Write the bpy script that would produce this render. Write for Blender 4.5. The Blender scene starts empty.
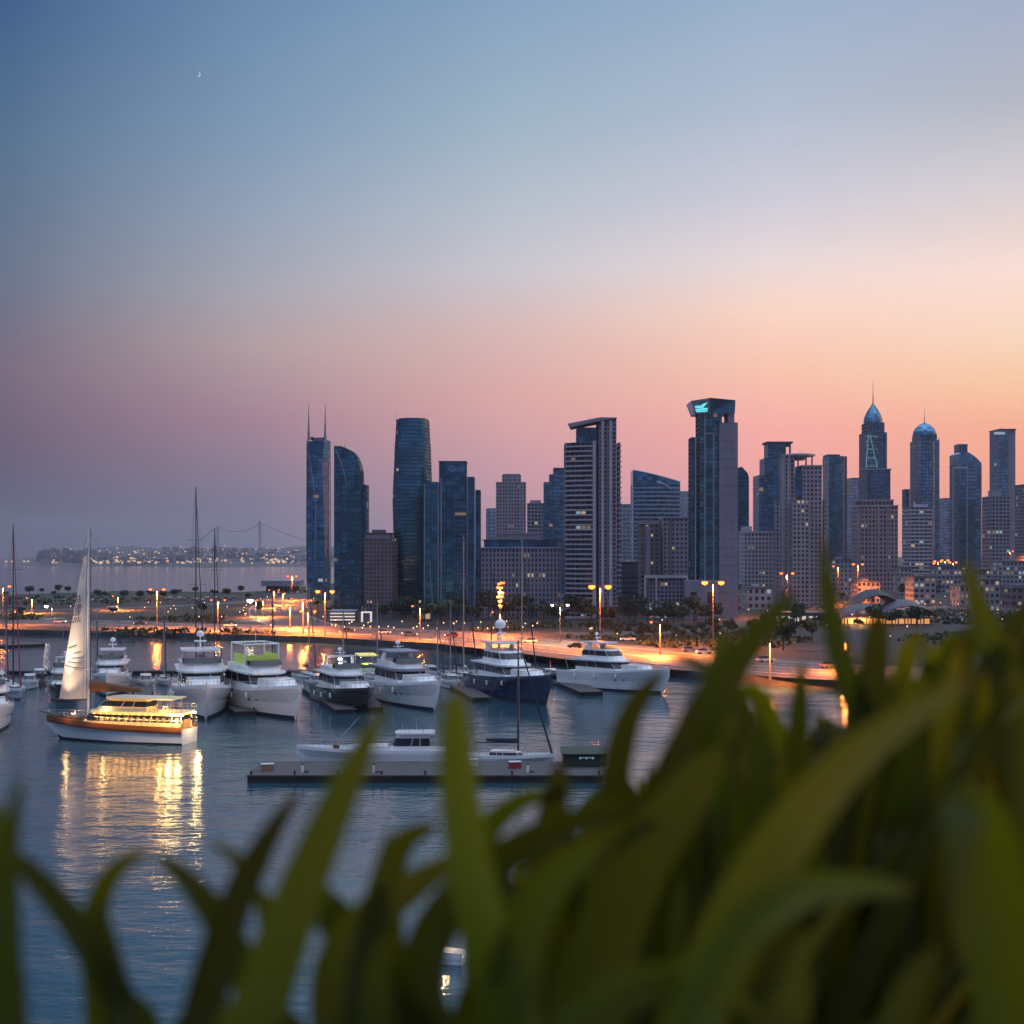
import bpy, math, random
from mathutils import Vector, Matrix

sc = bpy.context.scene
COL = sc.collection
rad = math.radians
F = 1400.0          # focal length in pixels of the 1024 px frame
H = 30.0            # eye height above the water
HY = 550.0          # horizon row
GZ = 2.0            # quay level

# ------------------------------------------------------------------ camera
cam = bpy.data.cameras.new("camera")
cam.sensor_fit = 'HORIZONTAL'
cam.sensor_width = 36.0
cam.lens = F / 1024 * 36.0
cam.shift_y = (HY - 512) / 1024.0
cam.clip_start = 0.05
cam.clip_end = 40000
cam.dof.use_dof = True
cam.dof.focus_distance = 300.0
cam.dof.aperture_fstop = 3.5
cam_o = bpy.data.objects.new("camera", cam)
COL.objects.link(cam_o)
cam_o.location = (0, 0, H)
cam_o.rotation_euler = (rad(90), 0, 0)
sc.camera = cam_o

# ------------------------------------------------------------------ sky
def lin(c):
    out = []
    for v in c[:3]:
        v = v / 255.0
        out.append(v / 12.92 if v <= 0.04045 else ((v + 0.055) / 1.055) ** 2.4)
    return (out[0], out[1], out[2], 1.0)

world = bpy.data.worlds.new("World")
sc.world = world
world.use_nodes = True
wt = world.node_tree
wt.nodes.clear()
def wn(t, **k):
    n = wt.nodes.new(t)
    for a, b in k.items():
        setattr(n, a, b)
    return n
tc = wn('ShaderNodeTexCoord')
sep = wn('ShaderNodeSeparateXYZ')
wt.links.new(tc.outputs['Generated'], sep.inputs[0])
azn = wn('ShaderNodeMath', operation='ARCTAN2')
wt.links.new(sep.outputs[0], azn.inputs[0]); wt.links.new(sep.outputs[1], azn.inputs[1])
aln = wn('ShaderNodeMath', operation='ARCSINE')
wt.links.new(sep.outputs[2], aln.inputs[0])
ele = wn('ShaderNodeMath', operation='MULTIPLY')
ele.inputs[1].default_value = 180 / math.pi / 30.0
wt.links.new(aln.outputs[0], ele.inputs[0])

def column(px, rows):
    az = math.atan((px - 512) / F)
    k = 0.0 if px < 100 else (0.75 if px < 400 else 1.0)
    rows = [(y, tuple(min(255, v + d * k) for v, d in zip(c, ((4 if px > 900 else 9), 6, (-4 if px < 600 else 0)) if y < 240 else ((9, 11, 4) if px < 400 else (11, 13, 11))))) for y, c in rows]
    return math.degrees(az), [(math.degrees(math.atan((HY - y) / F * math.cos(az))), c) for y, c in rows]
SKY = [
    (-178, [(0, (72, 84, 120)), (6, (118, 106, 138)), (14, (104, 116, 160)), (30, (100, 130, 178))]),
    (-62, [(0, (66, 78, 112)), (6, (96, 92, 122)), (14, (82, 104, 146)), (30, (80, 112, 160))]),
    column(8, [(548, (84, 92, 116)), (500, (93, 93, 117)), (440, (110, 95, 117)), (370, (123, 107, 125)), (275, (107, 117, 139)), (137, (86, 115, 145)), (0, (64, 97, 139))]),
    column(260, [(548, (108, 106, 138)), (500, (122, 113, 142)), (420, (160, 124, 146)), (345, (176, 152, 160)), (290, (163, 160, 176)), (215, (143, 160, 188)), (130, (122, 150, 186)), (0, (100, 136, 178))]),
    column(512, [(548, (184, 136, 152)), (470, (198, 146, 158)), (400, (214, 158, 156)), (330, (210, 174, 173)), (270, (194, 188, 198)), (200, (174, 187, 210)), (130, (153, 177, 204)), (0, (126, 158, 198))]),
    column(770, [(548, (236, 152, 150)), (430, (244, 164, 156)), (370, (250, 186, 164)), (310, (244, 204, 188)), (260, (225, 207, 209)), (200, (200, 200, 219)), (110, (170, 185, 210)), (0, (147, 172, 204))]),
    column(1016, [(548, (246, 148, 128)), (428, (253, 166, 136)), (380, (252, 192, 155)), (340, (250, 205, 179)), (270, (246, 212, 204)), (230, (233, 210, 211)), (180, (212, 203, 213)), (100, (178, 180, 198)), (0, (160, 170, 201))]),
    (58, [(0, (255, 150, 96)), (6, (255, 190, 140)), (14, (238, 205, 190)), (30, (175, 182, 210))]),
    (125, [(0, (120, 100, 120)), (6, (140, 116, 140)), (14, (120, 128, 165)), (30, (110, 138, 182))]),
]
prev = None
prev_az = None
for az, stops in SKY:
    r = wn('ShaderNodeValToRGB')
    cr = r.color_ramp
    cr.interpolation = 'LINEAR'
    st = sorted(stops)
    cr.elements[0].position = min(1, max(0, st[0][0] / 30)); cr.elements[0].color = lin(st[0][1])
    cr.elements[1].position = min(1, st[-1][0] / 30); cr.elements[1].color = lin(st[-1][1])
    for e, c in st[1:-1]:
        k = cr.elements.new(e / 30); k.color = lin(c)
    wt.links.new(ele.outputs[0], r.inputs[0])
    if prev is None:
        prev = r.outputs[0]
    else:
        mr = wn('ShaderNodeMapRange', clamp=True)
        mr.interpolation_type = 'LINEAR'
        mr.inputs['From Min'].default_value = rad(prev_az); mr.inputs['From Max'].default_value = rad(az)
        wt.links.new(azn.outputs[0], mr.inputs['Value'])
        mx = wn('ShaderNodeMix', data_type='RGBA')
        wt.links.new(mr.outputs[0], mx.inputs[0]); wt.links.new(prev, mx.inputs[6]); wt.links.new(r.outputs[0], mx.inputs[7])
        prev = mx.outputs[2]
    prev_az = az
zr = wn('ShaderNodeMapRange', clamp=True)
zr.inputs['From Min'].default_value = 24 / 30; zr.inputs['From Max'].default_value = 62 / 30
wt.links.new(ele.outputs[0], zr.inputs['Value'])
zm = wn('ShaderNodeMix', data_type='RGBA')
zm.inputs[7].default_value = (1.0, 1.22, 1.58, 1)
wt.links.new(zr.outputs[0], zm.inputs[0]); wt.links.new(prev, zm.inputs[6])
bg = wn('ShaderNodeBackground'); bg.inputs[1].default_value = 1.0
wt.links.new(zm.outputs[2], bg.inputs[0])
wo = wn('ShaderNodeOutputWorld')
wt.links.new(bg.outputs[0], wo.inputs[0])

# ------------------------------------------------------------------ sun just under way behind the right of the skyline
sl = bpy.data.lights.new("sun", 'SUN')
sl.energy = 0.6
sl.angle = rad(10)
sl.color = (1.0, 0.62, 0.48)
so = bpy.data.objects.new("sun", sl)
COL.objects.link(so)
sdir = Vector((math.sin(rad(72)) * math.cos(rad(5)), math.cos(rad(72)) * math.cos(rad(5)), math.sin(rad(5))))
so.rotation_euler = (-sdir).to_track_quat('-Z', 'Y').to_euler()

sc.view_settings.view_transform = 'Standard'
sc.view_settings.look = 'None'
sc.view_settings.exposure = 0
sc.view_settings.gamma = 1
sc.render.engine = 'CYCLES'
sc.cycles.use_denoising = True
sc.cycles.max_bounces = 6
sc.cycles.diffuse_bounces = 2
sc.cycles.glossy_bounces = 3
sc.cycles.transmission_bounces = 3
sc.cycles.volume_bounces = 0
sc.cycles.transparent_max_bounces = 6
sc.cycles.sample_clamp_indirect = 6.0
sc.cycles.caustics_reflective = False
sc.cycles.caustics_refractive = False

# ------------------------------------------------------------------ helpers
def gp(px, py, z=GZ):
    Y = (H - z) * F / (py - HY)
    return ((px - 512) * Y / F, Y)
def PX(px, Y): return (px - 512) * Y / F
def PZ(py, Y): return H - (py - HY) * Y / F

class MB:
    def __init__(s):
        s.v = []; s.f = []; s.m = []; s.uv = None
    def add(s, vs, fs, mi=0):
        b = len(s.v)
        s.v += [tuple(p) for p in vs]
        for q in fs:
            s.f.append(tuple(i + b for i in q)); s.m.append(mi)
    def box(s, x0, x1, y0, y1, z0, z1, mi=0):
        s.add([(x0, y0, z0), (x1, y0, z0), (x1, y1, z0), (x0, y1, z0), (x0, y0, z1), (x1, y0, z1), (x1, y1, z1), (x0, y1, z1)],
              [(3, 2, 1, 0), (4, 5, 6, 7), (0, 1, 5, 4), (1, 2, 6, 5), (2, 3, 7, 6), (3, 0, 4, 7)], mi)
    def prism(s, poly, z0, z1, mi=0, top=None):
        n = len(poly); t = top or poly
        zz0 = z0 if callable(z0) else (lambda p: z0)
        zz1 = z1 if callable(z1) else (lambda p: z1)
        vs = [(p[0], p[1], zz0(p)) for p in poly] + [(p[0], p[1], zz1(p)) for p in t]
        fs = [(i, (i + 1) % n, (i + 1) % n + n, i + n) for i in range(n)] + [tuple(range(n - 1, -1, -1)), tuple(range(n, 2 * n))]
        s.add(vs, fs, mi)
    def tube(s, p0, p1, r0, r1=None, n=6, mi=0):
        r1 = r0 if r1 is None else r1
        a, b = Vector(p0), Vector(p1)
        d = (b - a).normalized()
        u = d.orthogonal().normalized(); w = d.cross(u)
        vs = []
        for c, r in ((a, r0), (b, r1)):
            for i in range(n):
                t = 2 * math.pi * i / n
                vs.append(c + u * (r * math.cos(t)) + w * (r * math.sin(t)))
        fs = [(i, (i + 1) % n, (i + 1) % n + n, i + n) for i in range(n)] + [tuple(range(n - 1, -1, -1)), tuple(range(n, 2 * n))]
        s.add(vs, fs, mi)
    def path(s, pts, r, n=5, mi=0):
        for a, b in zip(pts, pts[1:]):
            s.tube(a, b, r, r, n, mi)
    def lathe(s, prof, c=(0, 0, 0), n=12, mi=0):
        b = []
        for r, z in prof:
            for i in range(n):
                t = 2 * math.pi * i / n
                b.append((c[0] + r * math.cos(t), c[1] + r * math.sin(t), c[2] + z))
        fs = []
        for k in range(len(prof) - 1):
            for i in range(n):
                j = (i + 1) % n
                fs.append((k * n + i, k * n + j, (k + 1) * n + j, (k + 1) * n + i))
        fs.append(tuple(range(n - 1, -1, -1))); fs.append(tuple(range((len(prof) - 1) * n, len(prof) * n)))
        s.add(b, fs, mi)
    def loft(s, rings, mi=0, closed=True, caps=True):
        n = len(rings[0]); vs = [p for r in rings for p in r]; fs = []
        for k in range(len(rings) - 1):
            for i in range(n if closed else n - 1):
                j = (i + 1) % n
                fs.append((k * n + i, k * n + j, (k + 1) * n + j, (k + 1) * n + i))
        if caps:
            fs.append(tuple(range(n - 1, -1, -1))); fs.append(tuple(range((len(rings) - 1) * n, len(rings) * n)))
        s.add(vs, fs, mi)
    def build(s, name, mats, parent=None, smooth=False, loc=None, rz=None):
        me = bpy.data.meshes.new(name)
        me.from_pydata(s.v, [], s.f)
        mats = mats if isinstance(mats, (list, tuple)) else [mats]
        for m in mats: me.materials.append(m)
        if len(mats) > 1: me.polygons.foreach_set('material_index', s.m)
        if smooth: me.polygons.foreach_set('use_smooth', [True] * len(me.polygons))
        me.update()
        o = bpy.data.objects.new(name, me)
        COL.objects.link(o)
        if parent: o.parent = parent
        if loc: o.location = loc
        if rz is not None: o.rotation_euler = (0, 0, rz)
        return o

def tag(o, label, cat, group=None):
    o['label'] = label; o['category'] = cat
    if group: o['group'] = group
    return o
def thing(name, label, cat, loc=(0, 0, 0), rz=0, group=None, scale=1):
    o = bpy.data.objects.new(name, None)
    o.empty_display_size = 0.5
    COL.objects.link(o)
    o.location = loc; o.rotation_euler = (0, 0, rz); o.scale = (scale,) * 3
    return tag(o, label, cat, group)
def struct(o, kind='structure'):
    o['kind'] = kind; return o
def copy_thing(root, loc, rz=0, label=None, group=None, scale=None):
    r = root.copy(); COL.objects.link(r)
    r.location = loc; r.rotation_euler = (0, 0, rz)
    if scale: r.scale = (scale,) * 3
    if label: r['label'] = label
    if group: r['group'] = group
    for ch in list(root.children):
        c = ch.copy(); COL.objects.link(c); c.parent = r
        for g in list(ch.children):
            d = g.copy(); COL.objects.link(d); d.parent = c
    return r

# ------------------------------------------------------------------ materials
def mat(name, base, rough=0.6, metal=0.0, emit=None, estr=0.0, var=0.0, vscale=1.0, spec=0.5, stretch=None, coat=0.0):
    m = bpy.data.materials.new(name); m.use_nodes = True
    nt = m.node_tree; p = nt.nodes['Principled BSDF']
    p.inputs['Base Color'].default_value = (*base, 1)
    p.inputs['Roughness'].default_value = rough
    p.inputs['Metallic'].default_value = metal
    p.inputs['Specular IOR Level'].default_value = spec
    p.inputs['Coat Weight'].default_value = coat
    if emit:
        p.inputs['Emission Color'].default_value = (*emit, 1); p.inputs['Emission Strength'].default_value = estr
    if var:
        t = nt.nodes.new('ShaderNodeTexCoord'); mp = nt.nodes.new('ShaderNodeMapping')
        nz = nt.nodes.new('ShaderNodeTexNoise'); nz.inputs['Scale'].default_value = vscale; nz.inputs['Detail'].default_value = 5
        nz.inputs['Roughness'].default_value = 0.65
        if stretch: mp.inputs['Scale'].default_value = stretch
        mr = nt.nodes.new('ShaderNodeMapRange'); mr.inputs['From Min'].default_value = 0.3; mr.inputs['From Max'].default_value = 0.7
        mr.inputs['To Min'].default_value = 1 - var; mr.inputs['To Max'].default_value = 1 + var
        vm = nt.nodes.new('ShaderNodeVectorMath'); vm.operation = 'SCALE'; vm.inputs[0].default_value = base
        nt.links.new(t.outputs['Object'], mp.inputs[0]); nt.links.new(mp.outputs[0], nz.inputs[0]); nt.links.new(nz.outputs[0], mr.inputs['Value'])
        nt.links.new(mr.outputs[0], vm.inputs['Scale']); nt.links.new(vm.outputs[0], p.inputs['Base Color'])
        rr = nt.nodes.new('ShaderNodeMapRange'); rr.inputs['To Min'].default_value = max(0.02, rough - 0.12); rr.inputs['To Max'].default_value = min(1, rough + 0.12)
        nt.links.new(nz.outputs[0], rr.inputs['Value']); nt.links.new(rr.outputs[0], p.inputs['Roughness'])
    return m

def glass(name, tint, rough=0.12, metal=0.75, spread=0.5, cell=3.0):
    """coated curtain-wall glass, every pane a little different"""
    m = bpy.data.materials.new(name); m.use_nodes = True
    nt = m.node_tree; p = nt.nodes['Principled BSDF']
    p.inputs['Metallic'].default_value = metal; p.inputs['Roughness'].default_value = rough
    t = nt.nodes.new('ShaderNodeTexCoord')
    sn = nt.nodes.new('ShaderNodeVectorMath'); sn.operation = 'SNAP'; sn.inputs[1].default_value = (cell, cell, cell * 0.8)
    wnz = nt.nodes.new('ShaderNodeTexWhiteNoise')
    mr = nt.nodes.new('ShaderNodeMapRange'); mr.inputs['To Min'].default_value = 1 - spread; mr.inputs['To Max'].default_value = 1 + spread
    vm = nt.nodes.new('ShaderNodeVectorMath'); vm.operation = 'SCALE'; vm.inputs[0].default_value = tint
    nt.links.new(t.outputs['Object'], sn.inputs[0]); nt.links.new(sn.outputs[0], wnz.inputs['Vector']); nt.links.new(wnz.outputs['Value'], mr.inputs['Value'])
    nt.links.new(mr.outputs[0], vm.inputs['Scale']); nt.links.new(vm.outputs[0], p.inputs['Base Color'])
    return m

M = {}
M['teal'] = glass('teal_glass', (0.05, 0.195, 0.285))
M['blue'] = glass('blue_glass', (0.085, 0.25, 0.40))
M['deep'] = glass('deep_blue_glass', (0.035, 0.15, 0.27))
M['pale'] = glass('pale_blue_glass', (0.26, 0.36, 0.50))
M['window'] = glass('window_glass', (0.06, 0.075, 0.10), 0.12, 0.6, 0.7)
M['rose'] = glass('rose_glass', (0.50, 0.40, 0.42), 0.12, 0.85, 0.25)  # pink sky reflection put into the glass tint
M['lit'] = mat('lit_window', (0.3, 0.25, 0.2), 0.4, emit=(1.0, 0.72, 0.45), estr=0.42)
M['cool_lit'] = mat('cool_lit_window', (0.3, 0.3, 0.3), 0.4, emit=(0.62, 0.85, 1.0), estr=0.35)
M['dim_lit'] = mat('dim_lit_window', (0.25, 0.2, 0.16), 0.4, emit=(1.0, 0.62, 0.32), estr=0.16)
M['lattice'] = mat('lattice_light', (0.3, 0.4, 0.45), 0.4, emit=(0.35, 0.72, 0.85), estr=0.3)
M['cyan'] = mat('cyan_sign_light', (0.1, 0.4, 0.45), 0.4, emit=(0.16, 0.85, 0.90), estr=0.9)
M['teal_frame'] = mat('teal_mullion', (0.03, 0.085, 0.125), 0.4, 0.3, var=0.2, vscale=0.05)
M['blue_frame'] = mat('blue_mullion', (0.05, 0.095, 0.16), 0.4, 0.3, var=0.2, vscale=0.05)
M['pale_frame'] = mat('pale_metal_fin', (0.34, 0.38, 0.44), 0.4, 0.4, var=0.15, vscale=0.05)
M['brick'] = mat('brown_facade', (0.17, 0.13, 0.15), 0.85, var=0.25, vscale=0.2)
M['beige'] = mat('beige_render', (0.34, 0.29, 0.33), 0.85, var=0.18, vscale=0.12)
M['concrete'] = mat('pale_concrete', (0.40, 0.38, 0.44), 0.85, var=0.14, vscale=0.10)
M['mauve'] = mat('mauve_concrete', (0.25, 0.23, 0.30), 0.8, var=0.16, vscale=0.08)
M['grey_wall'] = mat('grey_facade', (0.24, 0.25, 0.31), 0.8, var=0.2, vscale=0.1)
M['dark_roof'] = mat('dark_roof', (0.06, 0.065, 0.08), 0.8, var=0.3, vscale=0.2)
M['rosy'] = mat('rosy_stone', (0.34, 0.24, 0.27), 0.85, var=0.2, vscale=0.1)
M['asphalt'] = mat('asphalt', (0.058, 0.050, 0.050), 0.62, var=0.4, vscale=0.08)
M['ground'] = mat('packed_ground', (0.020, 0.017, 0.019), 0.9, var=0.7, vscale=0.08)
M['paving'] = mat('paving', (0.060, 0.050, 0.052), 0.75, var=0.4, vscale=0.12)
M['stone'] = mat('quay_stone', (0.055, 0.055, 0.065), 0.85, var=0.45, vscale=0.3)
M['paint'] = mat('road_paint', (0.62, 0.58, 0.52), 0.6, var=0.2, vscale=0.5)
M['park'] = mat('park_turf', (0.028, 0.035, 0.016), 0.95, var=0.6, vscale=0.05)
M['bark'] = mat('bark', (0.07, 0.05, 0.035), 0.9, var=0.3, vscale=2)
M['leafdark'] = mat('tree_leaves', (0.030, 0.045, 0.016), 0.7, var=0.5, vscale=0.5)
M['leafmid'] = mat('shrub_leaves', (0.045, 0.06, 0.02), 0.7, var=0.5, vscale=0.5)
M['gel'] = mat('white_gelcoat', (0.86, 0.87, 0.88), 0.2, var=0.04, vscale=0.3, coat=0.4)
M['navy'] = mat('navy_gelcoat', (0.018, 0.040, 0.095), 0.15, var=0.12, vscale=0.3, coat=0.6)
M['black_hull'] = mat('black_gelcoat', (0.010, 0.012, 0.020), 0.15, var=0.1, vscale=0.3, coat=0.6)
M['boot'] = mat('boot_stripe', (0.02, 0.025, 0.05), 0.4)
M['deck'] = mat('pale_deck', (0.62, 0.62, 0.63), 0.6, var=0.08, vscale=1)
M['teak'] = mat('teak', (0.28, 0.16, 0.08), 0.6, var=0.25, vscale=1.5, stretch=(0.3, 4, 1))
M['smoked'] = mat('smoked_glass', (0.012, 0.016, 0.025), 0.06, spec=0.6)
M['steel'] = mat('polished_steel', (0.62, 0.64, 0.68), 0.25, 0.9)
M['alu'] = mat('mast_aluminium', (0.34, 0.33, 0.35), 0.4, 0.5, var=0.1, vscale=0.4)
M['darkalu'] = mat('dark_mast', (0.06, 0.06, 0.075), 0.4, 0.4)
M['rope'] = mat('rigging_wire', (0.16, 0.16, 0.18), 0.5, 0.5)
M['rubber'] = mat('black_rubber', (0.02, 0.02, 0.024), 0.7)
M['pier'] = mat('pier_planks', (0.075, 0.066, 0.070), 0.8, var=0.3, vscale=0.8, stretch=(6, 0.4, 1))
M['pier_dark'] = mat('pier_float', (0.018, 0.017, 0.020), 0.7, var=0.3, vscale=1)
M['sail'] = mat('sail_cloth', (0.80, 0.70, 0.62), 0.8, var=0.08, vscale=0.6, stretch=(1, 1, 0.25))
M['ink'] = mat('sail_lettering', (0.10, 0.07, 0.07), 0.8)
M['brown_cover'] = mat('brown_sail_cover', (0.22, 0.085, 0.03), 0.8, var=0.3, vscale=0.8)
M['blue_cover'] = mat('navy_sail_cover', (0.02, 0.025, 0.05), 0.8, var=0.3, vscale=0.8)
M['cream'] = mat('cream_paint', (0.78, 0.66, 0.42), 0.4, var=0.06, vscale=0.6)
M['wood_band'] = mat('varnished_wood', (0.15, 0.055, 0.02), 0.3, var=0.3, vscale=1.2, stretch=(0.3, 1, 3))
M['gold_lit'] = mat('cabin_lamp_glow', (0.8, 0.6, 0.3), 0.4, emit=(1.0, 0.60, 0.15), estr=2.4)
M['hot_lit'] = mat('deck_floodlight', (0.9, 0.8, 0.5), 0.4, emit=(1.0, 0.80, 0.38), estr=22.0)
M['green_lit'] = mat('green_canopy_light', (0.4, 0.5, 0.1), 0.5, emit=(0.42, 0.60, 0.12), estr=0.17)
M['yel_lit'] = mat('yellow_canopy_light', (0.6, 0.5, 0.1), 0.5, emit=(0.85, 0.72, 0.26), estr=0.6)
M['sodium'] = mat('sodium_lamp', (1, 0.6, 0.2), 0.4, emit=(1.0, 0.12, 0.007), estr=5)
M['sodium_bright'] = mat('bright_sodium_lamp', (1, 0.6, 0.2), 0.4, emit=(1.0, 0.12, 0.006), estr=10)
M['halo'] = mat('white_lamp', (1, 0.9, 0.7), 0.4, emit=(1.0, 0.86, 0.62), estr=26)
M['bollard'] = mat('bollard_glow', (1, 0.7, 0.4), 0.4, emit=(1.0, 0.60, 0.30), estr=2.2)
M['sodium_globe'] = mat('orange_globe_glass', (1, 0.6, 0.2), 0.4, emit=(1.0, 0.13, 0.006), estr=4.5)  # glow of the balls that make up the lamp's flare
M['fairy'] = mat('fairy_lights', (1, 0.6, 0.2), 0.4, emit=(1.0, 0.33, 0.03), estr=5)
M['lamp_pole'] = mat('lamp_pole', (0.20, 0.16, 0.14), 0.5, 0.4, var=0.15, vscale=1)
M['city_dot'] = mat('far_city_light', (1, 0.7, 0.4), 0.4, emit=(1.0, 0.60, 0.38), estr=0.62)
M['far_land'] = mat('far_land', (0.085, 0.085, 0.11), 0.95, var=0.3, vscale=0.004)  # bluish haze put into the land colour
M['far_wall'] = mat('far_city_wall', (0.22, 0.21, 0.25), 0.9, var=0.4, vscale=0.02)  # walls paler and bluer, with the haze in their colour
M['bridge_steel'] = mat('bridge_steel', (0.34, 0.33, 0.39), 0.8, var=0.1, vscale=0.01)  # lightened so that distance haze is part of the colour
M['head'] = mat('car_headlight', (1, 1, 0.9), 0.3, emit=(1.0, 0.9, 0.75), estr=14)
M['tail'] = mat('car_taillight', (0.5, 0.02, 0.02), 0.3, emit=(1.0, 0.06, 0.03), estr=6)
M['tent'] = mat('tent_membrane', (0.085, 0.082, 0.105), 0.6, var=0.3, vscale=0.1)
M['shop_lit'] = mat('lit_shopfront', (0.5, 0.35, 0.2), 0.4, emit=(1.0, 0.40, 0.10), estr=0.7)
M['white_lit'] = mat('lit_white_band', (0.7, 0.7, 0.7), 0.4, emit=(1.0, 0.90, 0.80), estr=0.6)
M['moon'] = mat('moon_glow', (0.8, 0.8, 0.8), 0.9, emit=(0.50, 0.60, 0.76), estr=0.6)
M['red_paint'] = mat('red_bootcover', (0.30, 0.03, 0.05), 0.6, var=0.2, vscale=1)
M['kiosk_green'] = mat('dark_green_canopy', (0.025, 0.045, 0.030), 0.7, var=0.2, vscale=1)
M['soil'] = mat('soil', (0.02, 0.016, 0.011), 0.95, var=0.5, vscale=6)

# ------------------------------------------------------------------ water
def water_material():
    m = bpy.data.materials.new('sea_water'); m.use_nodes = True
    nt = m.node_tree; p = nt.nodes['Principled BSDF']
    p.inputs['Base Color'].default_value = (0.021, 0.062, 0.090, 1)
    p.inputs['Roughness'].default_value = 0.10
    p.inputs['IOR'].default_value = 1.45
    t = nt.nodes.new('ShaderNodeTexCoord')
    def noise(scale, det, sx, sy):
        mp = nt.nodes.new('ShaderNodeMapping'); mp.inputs['Scale'].default_value = (sx, sy, 1)
        mp.inputs['Rotation'].default_value = (0, 0, 0.25)
        n = nt.nodes.new('ShaderNodeTexNoise'); n.inputs['Scale'].default_value = scale; n.inputs['Detail'].default_value = det
        n.inputs['Roughness'].default_value = 0.55
        nt.links.new(t.outputs['Object'], mp.inputs[0]); nt.links.new(mp.outputs[0], n.inputs[0])
        return n.outputs[0]
    a = noise(0.16, 3, 0.6, 1.0); b = noise(0.9, 4, 0.55, 1.0)
    b1 = nt.nodes.new('ShaderNodeBump'); b1.inputs['Strength'].default_value = 1.0; b1.inputs['Distance'].default_value = 0.42
    b2 = nt.nodes.new('ShaderNodeBump'); b2.inputs['Strength'].default_value = 1.0; b2.inputs['Distance'].default_value = 0.13
    slick = noise(0.018, 2, 0.35, 1.0); sm = nt.nodes.new('ShaderNodeMapRange'); sm.inputs['From Min'].default_value = 0.36; sm.inputs['From Max'].default_value = 0.62; sm.inputs['To Min'].default_value = 0.35; sm.inputs['To Max'].default_value = 1.0
    nt.links.new(slick, sm.inputs['Value']); nt.links.new(sm.outputs[0], b1.inputs['Strength']); nt.links.new(sm.outputs[0], b2.inputs['Strength'])
    nt.links.new(a, b1.inputs['Height']); nt.links.new(b, b2.inputs['Height'])
    nt.links.new(b1.outputs[0], b2.inputs['Normal']); nt.links.new(b2.outputs[0], p.inputs['Normal'])
    return m
M['water'] = water_material()
mb = MB(); mb.add([(-26000, -6000, 0), (26000, -6000, 0), (26000, 30000, 0), (-26000, 30000, 0)], [(0, 1, 2, 3)])
struct(mb.build('water', M['water']))

# ------------------------------------------------------------------ land, quay, roads
quay = [(-800, 540)] + [gp(x, y, 0) for x, y in ((0, 635), (150, 638), (320, 643), (450, 651), (560, 660), (708, 682), (840, 689), (1100, 704))] + [(420, 255)]
coast = [(2600, 1200), (3800, 5600), (1000, 5600), (60, 4200), (-20, 2400), (-110, 1500), (-150, 1180), (-165, 1040)] + [gp(x, y) for x, y in ((285, 590), (240, 592), (120, 591), (0, 595))] + [(-800, 800)]
poly = quay + coast
mb = MB()
n = len(poly)
mb.add([(x, y, GZ) for x, y in poly], [tuple(range(n))])
struct(mb.build('ground', M['ground']))
mb = MB()
out = [(x, y, z) for z in (GZ - 0.004, -2.0) for x, y in poly]
mb.add(out, [(i + n, (i + 1) % n + n, (i + 1) % n, i) for i in range(n)])
struct(mb.build('quay_wall', M['stone']))

def strip(pts, w, z, name, material, parent=None):
    """a flat band along a centre line given as ground points"""
    P = [Vector((a, b)) for a, b in pts]
    # smooth it
    Q = []
    for i in range(len(P) - 1):
        p0 = P[max(0, i - 1)]; p1 = P[i]; p2 = P[i + 1]; p3 = P[min(len(P) - 1, i + 2)]
        for k in range(8):
            t = k / 8
            Q.append(0.5 * ((2 * p1) + (p2 - p0) * t + (2 * p0 - 5 * p1 + 4 * p2 - p3) * t * t + (3 * p1 - p0 - 3 * p2 + p3) * t ** 3))
    Q.append(P[-1])
    L = []; R = []
    for i, q in enumerate(Q):
        d = (Q[min(i + 1, len(Q) - 1)] - Q[max(i - 1, 0)]).normalized()
        nrm = Vector((-d.y, d.x))
        L.append(q + nrm * w / 2); R.append(q - nrm * w / 2)
    mbx = MB()
    vs = [(p.x, p.y, z) for p in L] + [(p.x, p.y, z) for p in R]
    k = len(Q)
    mbx.add(vs, [(i + k, i + 1 + k, i + 1, i) for i in range(k - 1)])
    o = mbx.build(name, material, parent)
    struct(o)
    return Q, o

quay_cl = [(-420, 470)] + [gp(x, y) for x, y in ((0, 623), (150, 626), (290, 629), (400, 633), (480, 639), (560, 647), (660, 658), (760, 666), (900, 674), (1100, 682))]
strip(quay_cl, 46, GZ + 0.02, 'pavement', M['paving'])
road_q, _ = strip(quay_cl, 30, GZ + 0.05, 'quay_road', M['asphalt'])
curve_cl = [gp(x, y) for x, y in ((420, 634), (350, 632), (306, 626), (280, 616), (276, 608), (284, 602), (300, 597), (330, 593), (400, 590))]
road_c, _ = strip(curve_cl, 26, GZ + 0.08, 'curved_road', M['asphalt'])
back_cl = [(-420, 580)] + [gp(x, y) for x, y in ((0, 611), (90, 609), (180, 606), (250, 602), (300, 597))]
road_b, _ = strip(back_cl, 20, GZ + 0.11, 'headland_road', M['asphalt'])
side_cl = [gp(x, y) for x, y in ((560, 634), (660, 632), (760, 622), (860, 612), (1000, 604), (1200, 598))]
road_s, _ = strip(side_cl, 18, GZ + 0.05, 'city_road', M['asphalt'])

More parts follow.
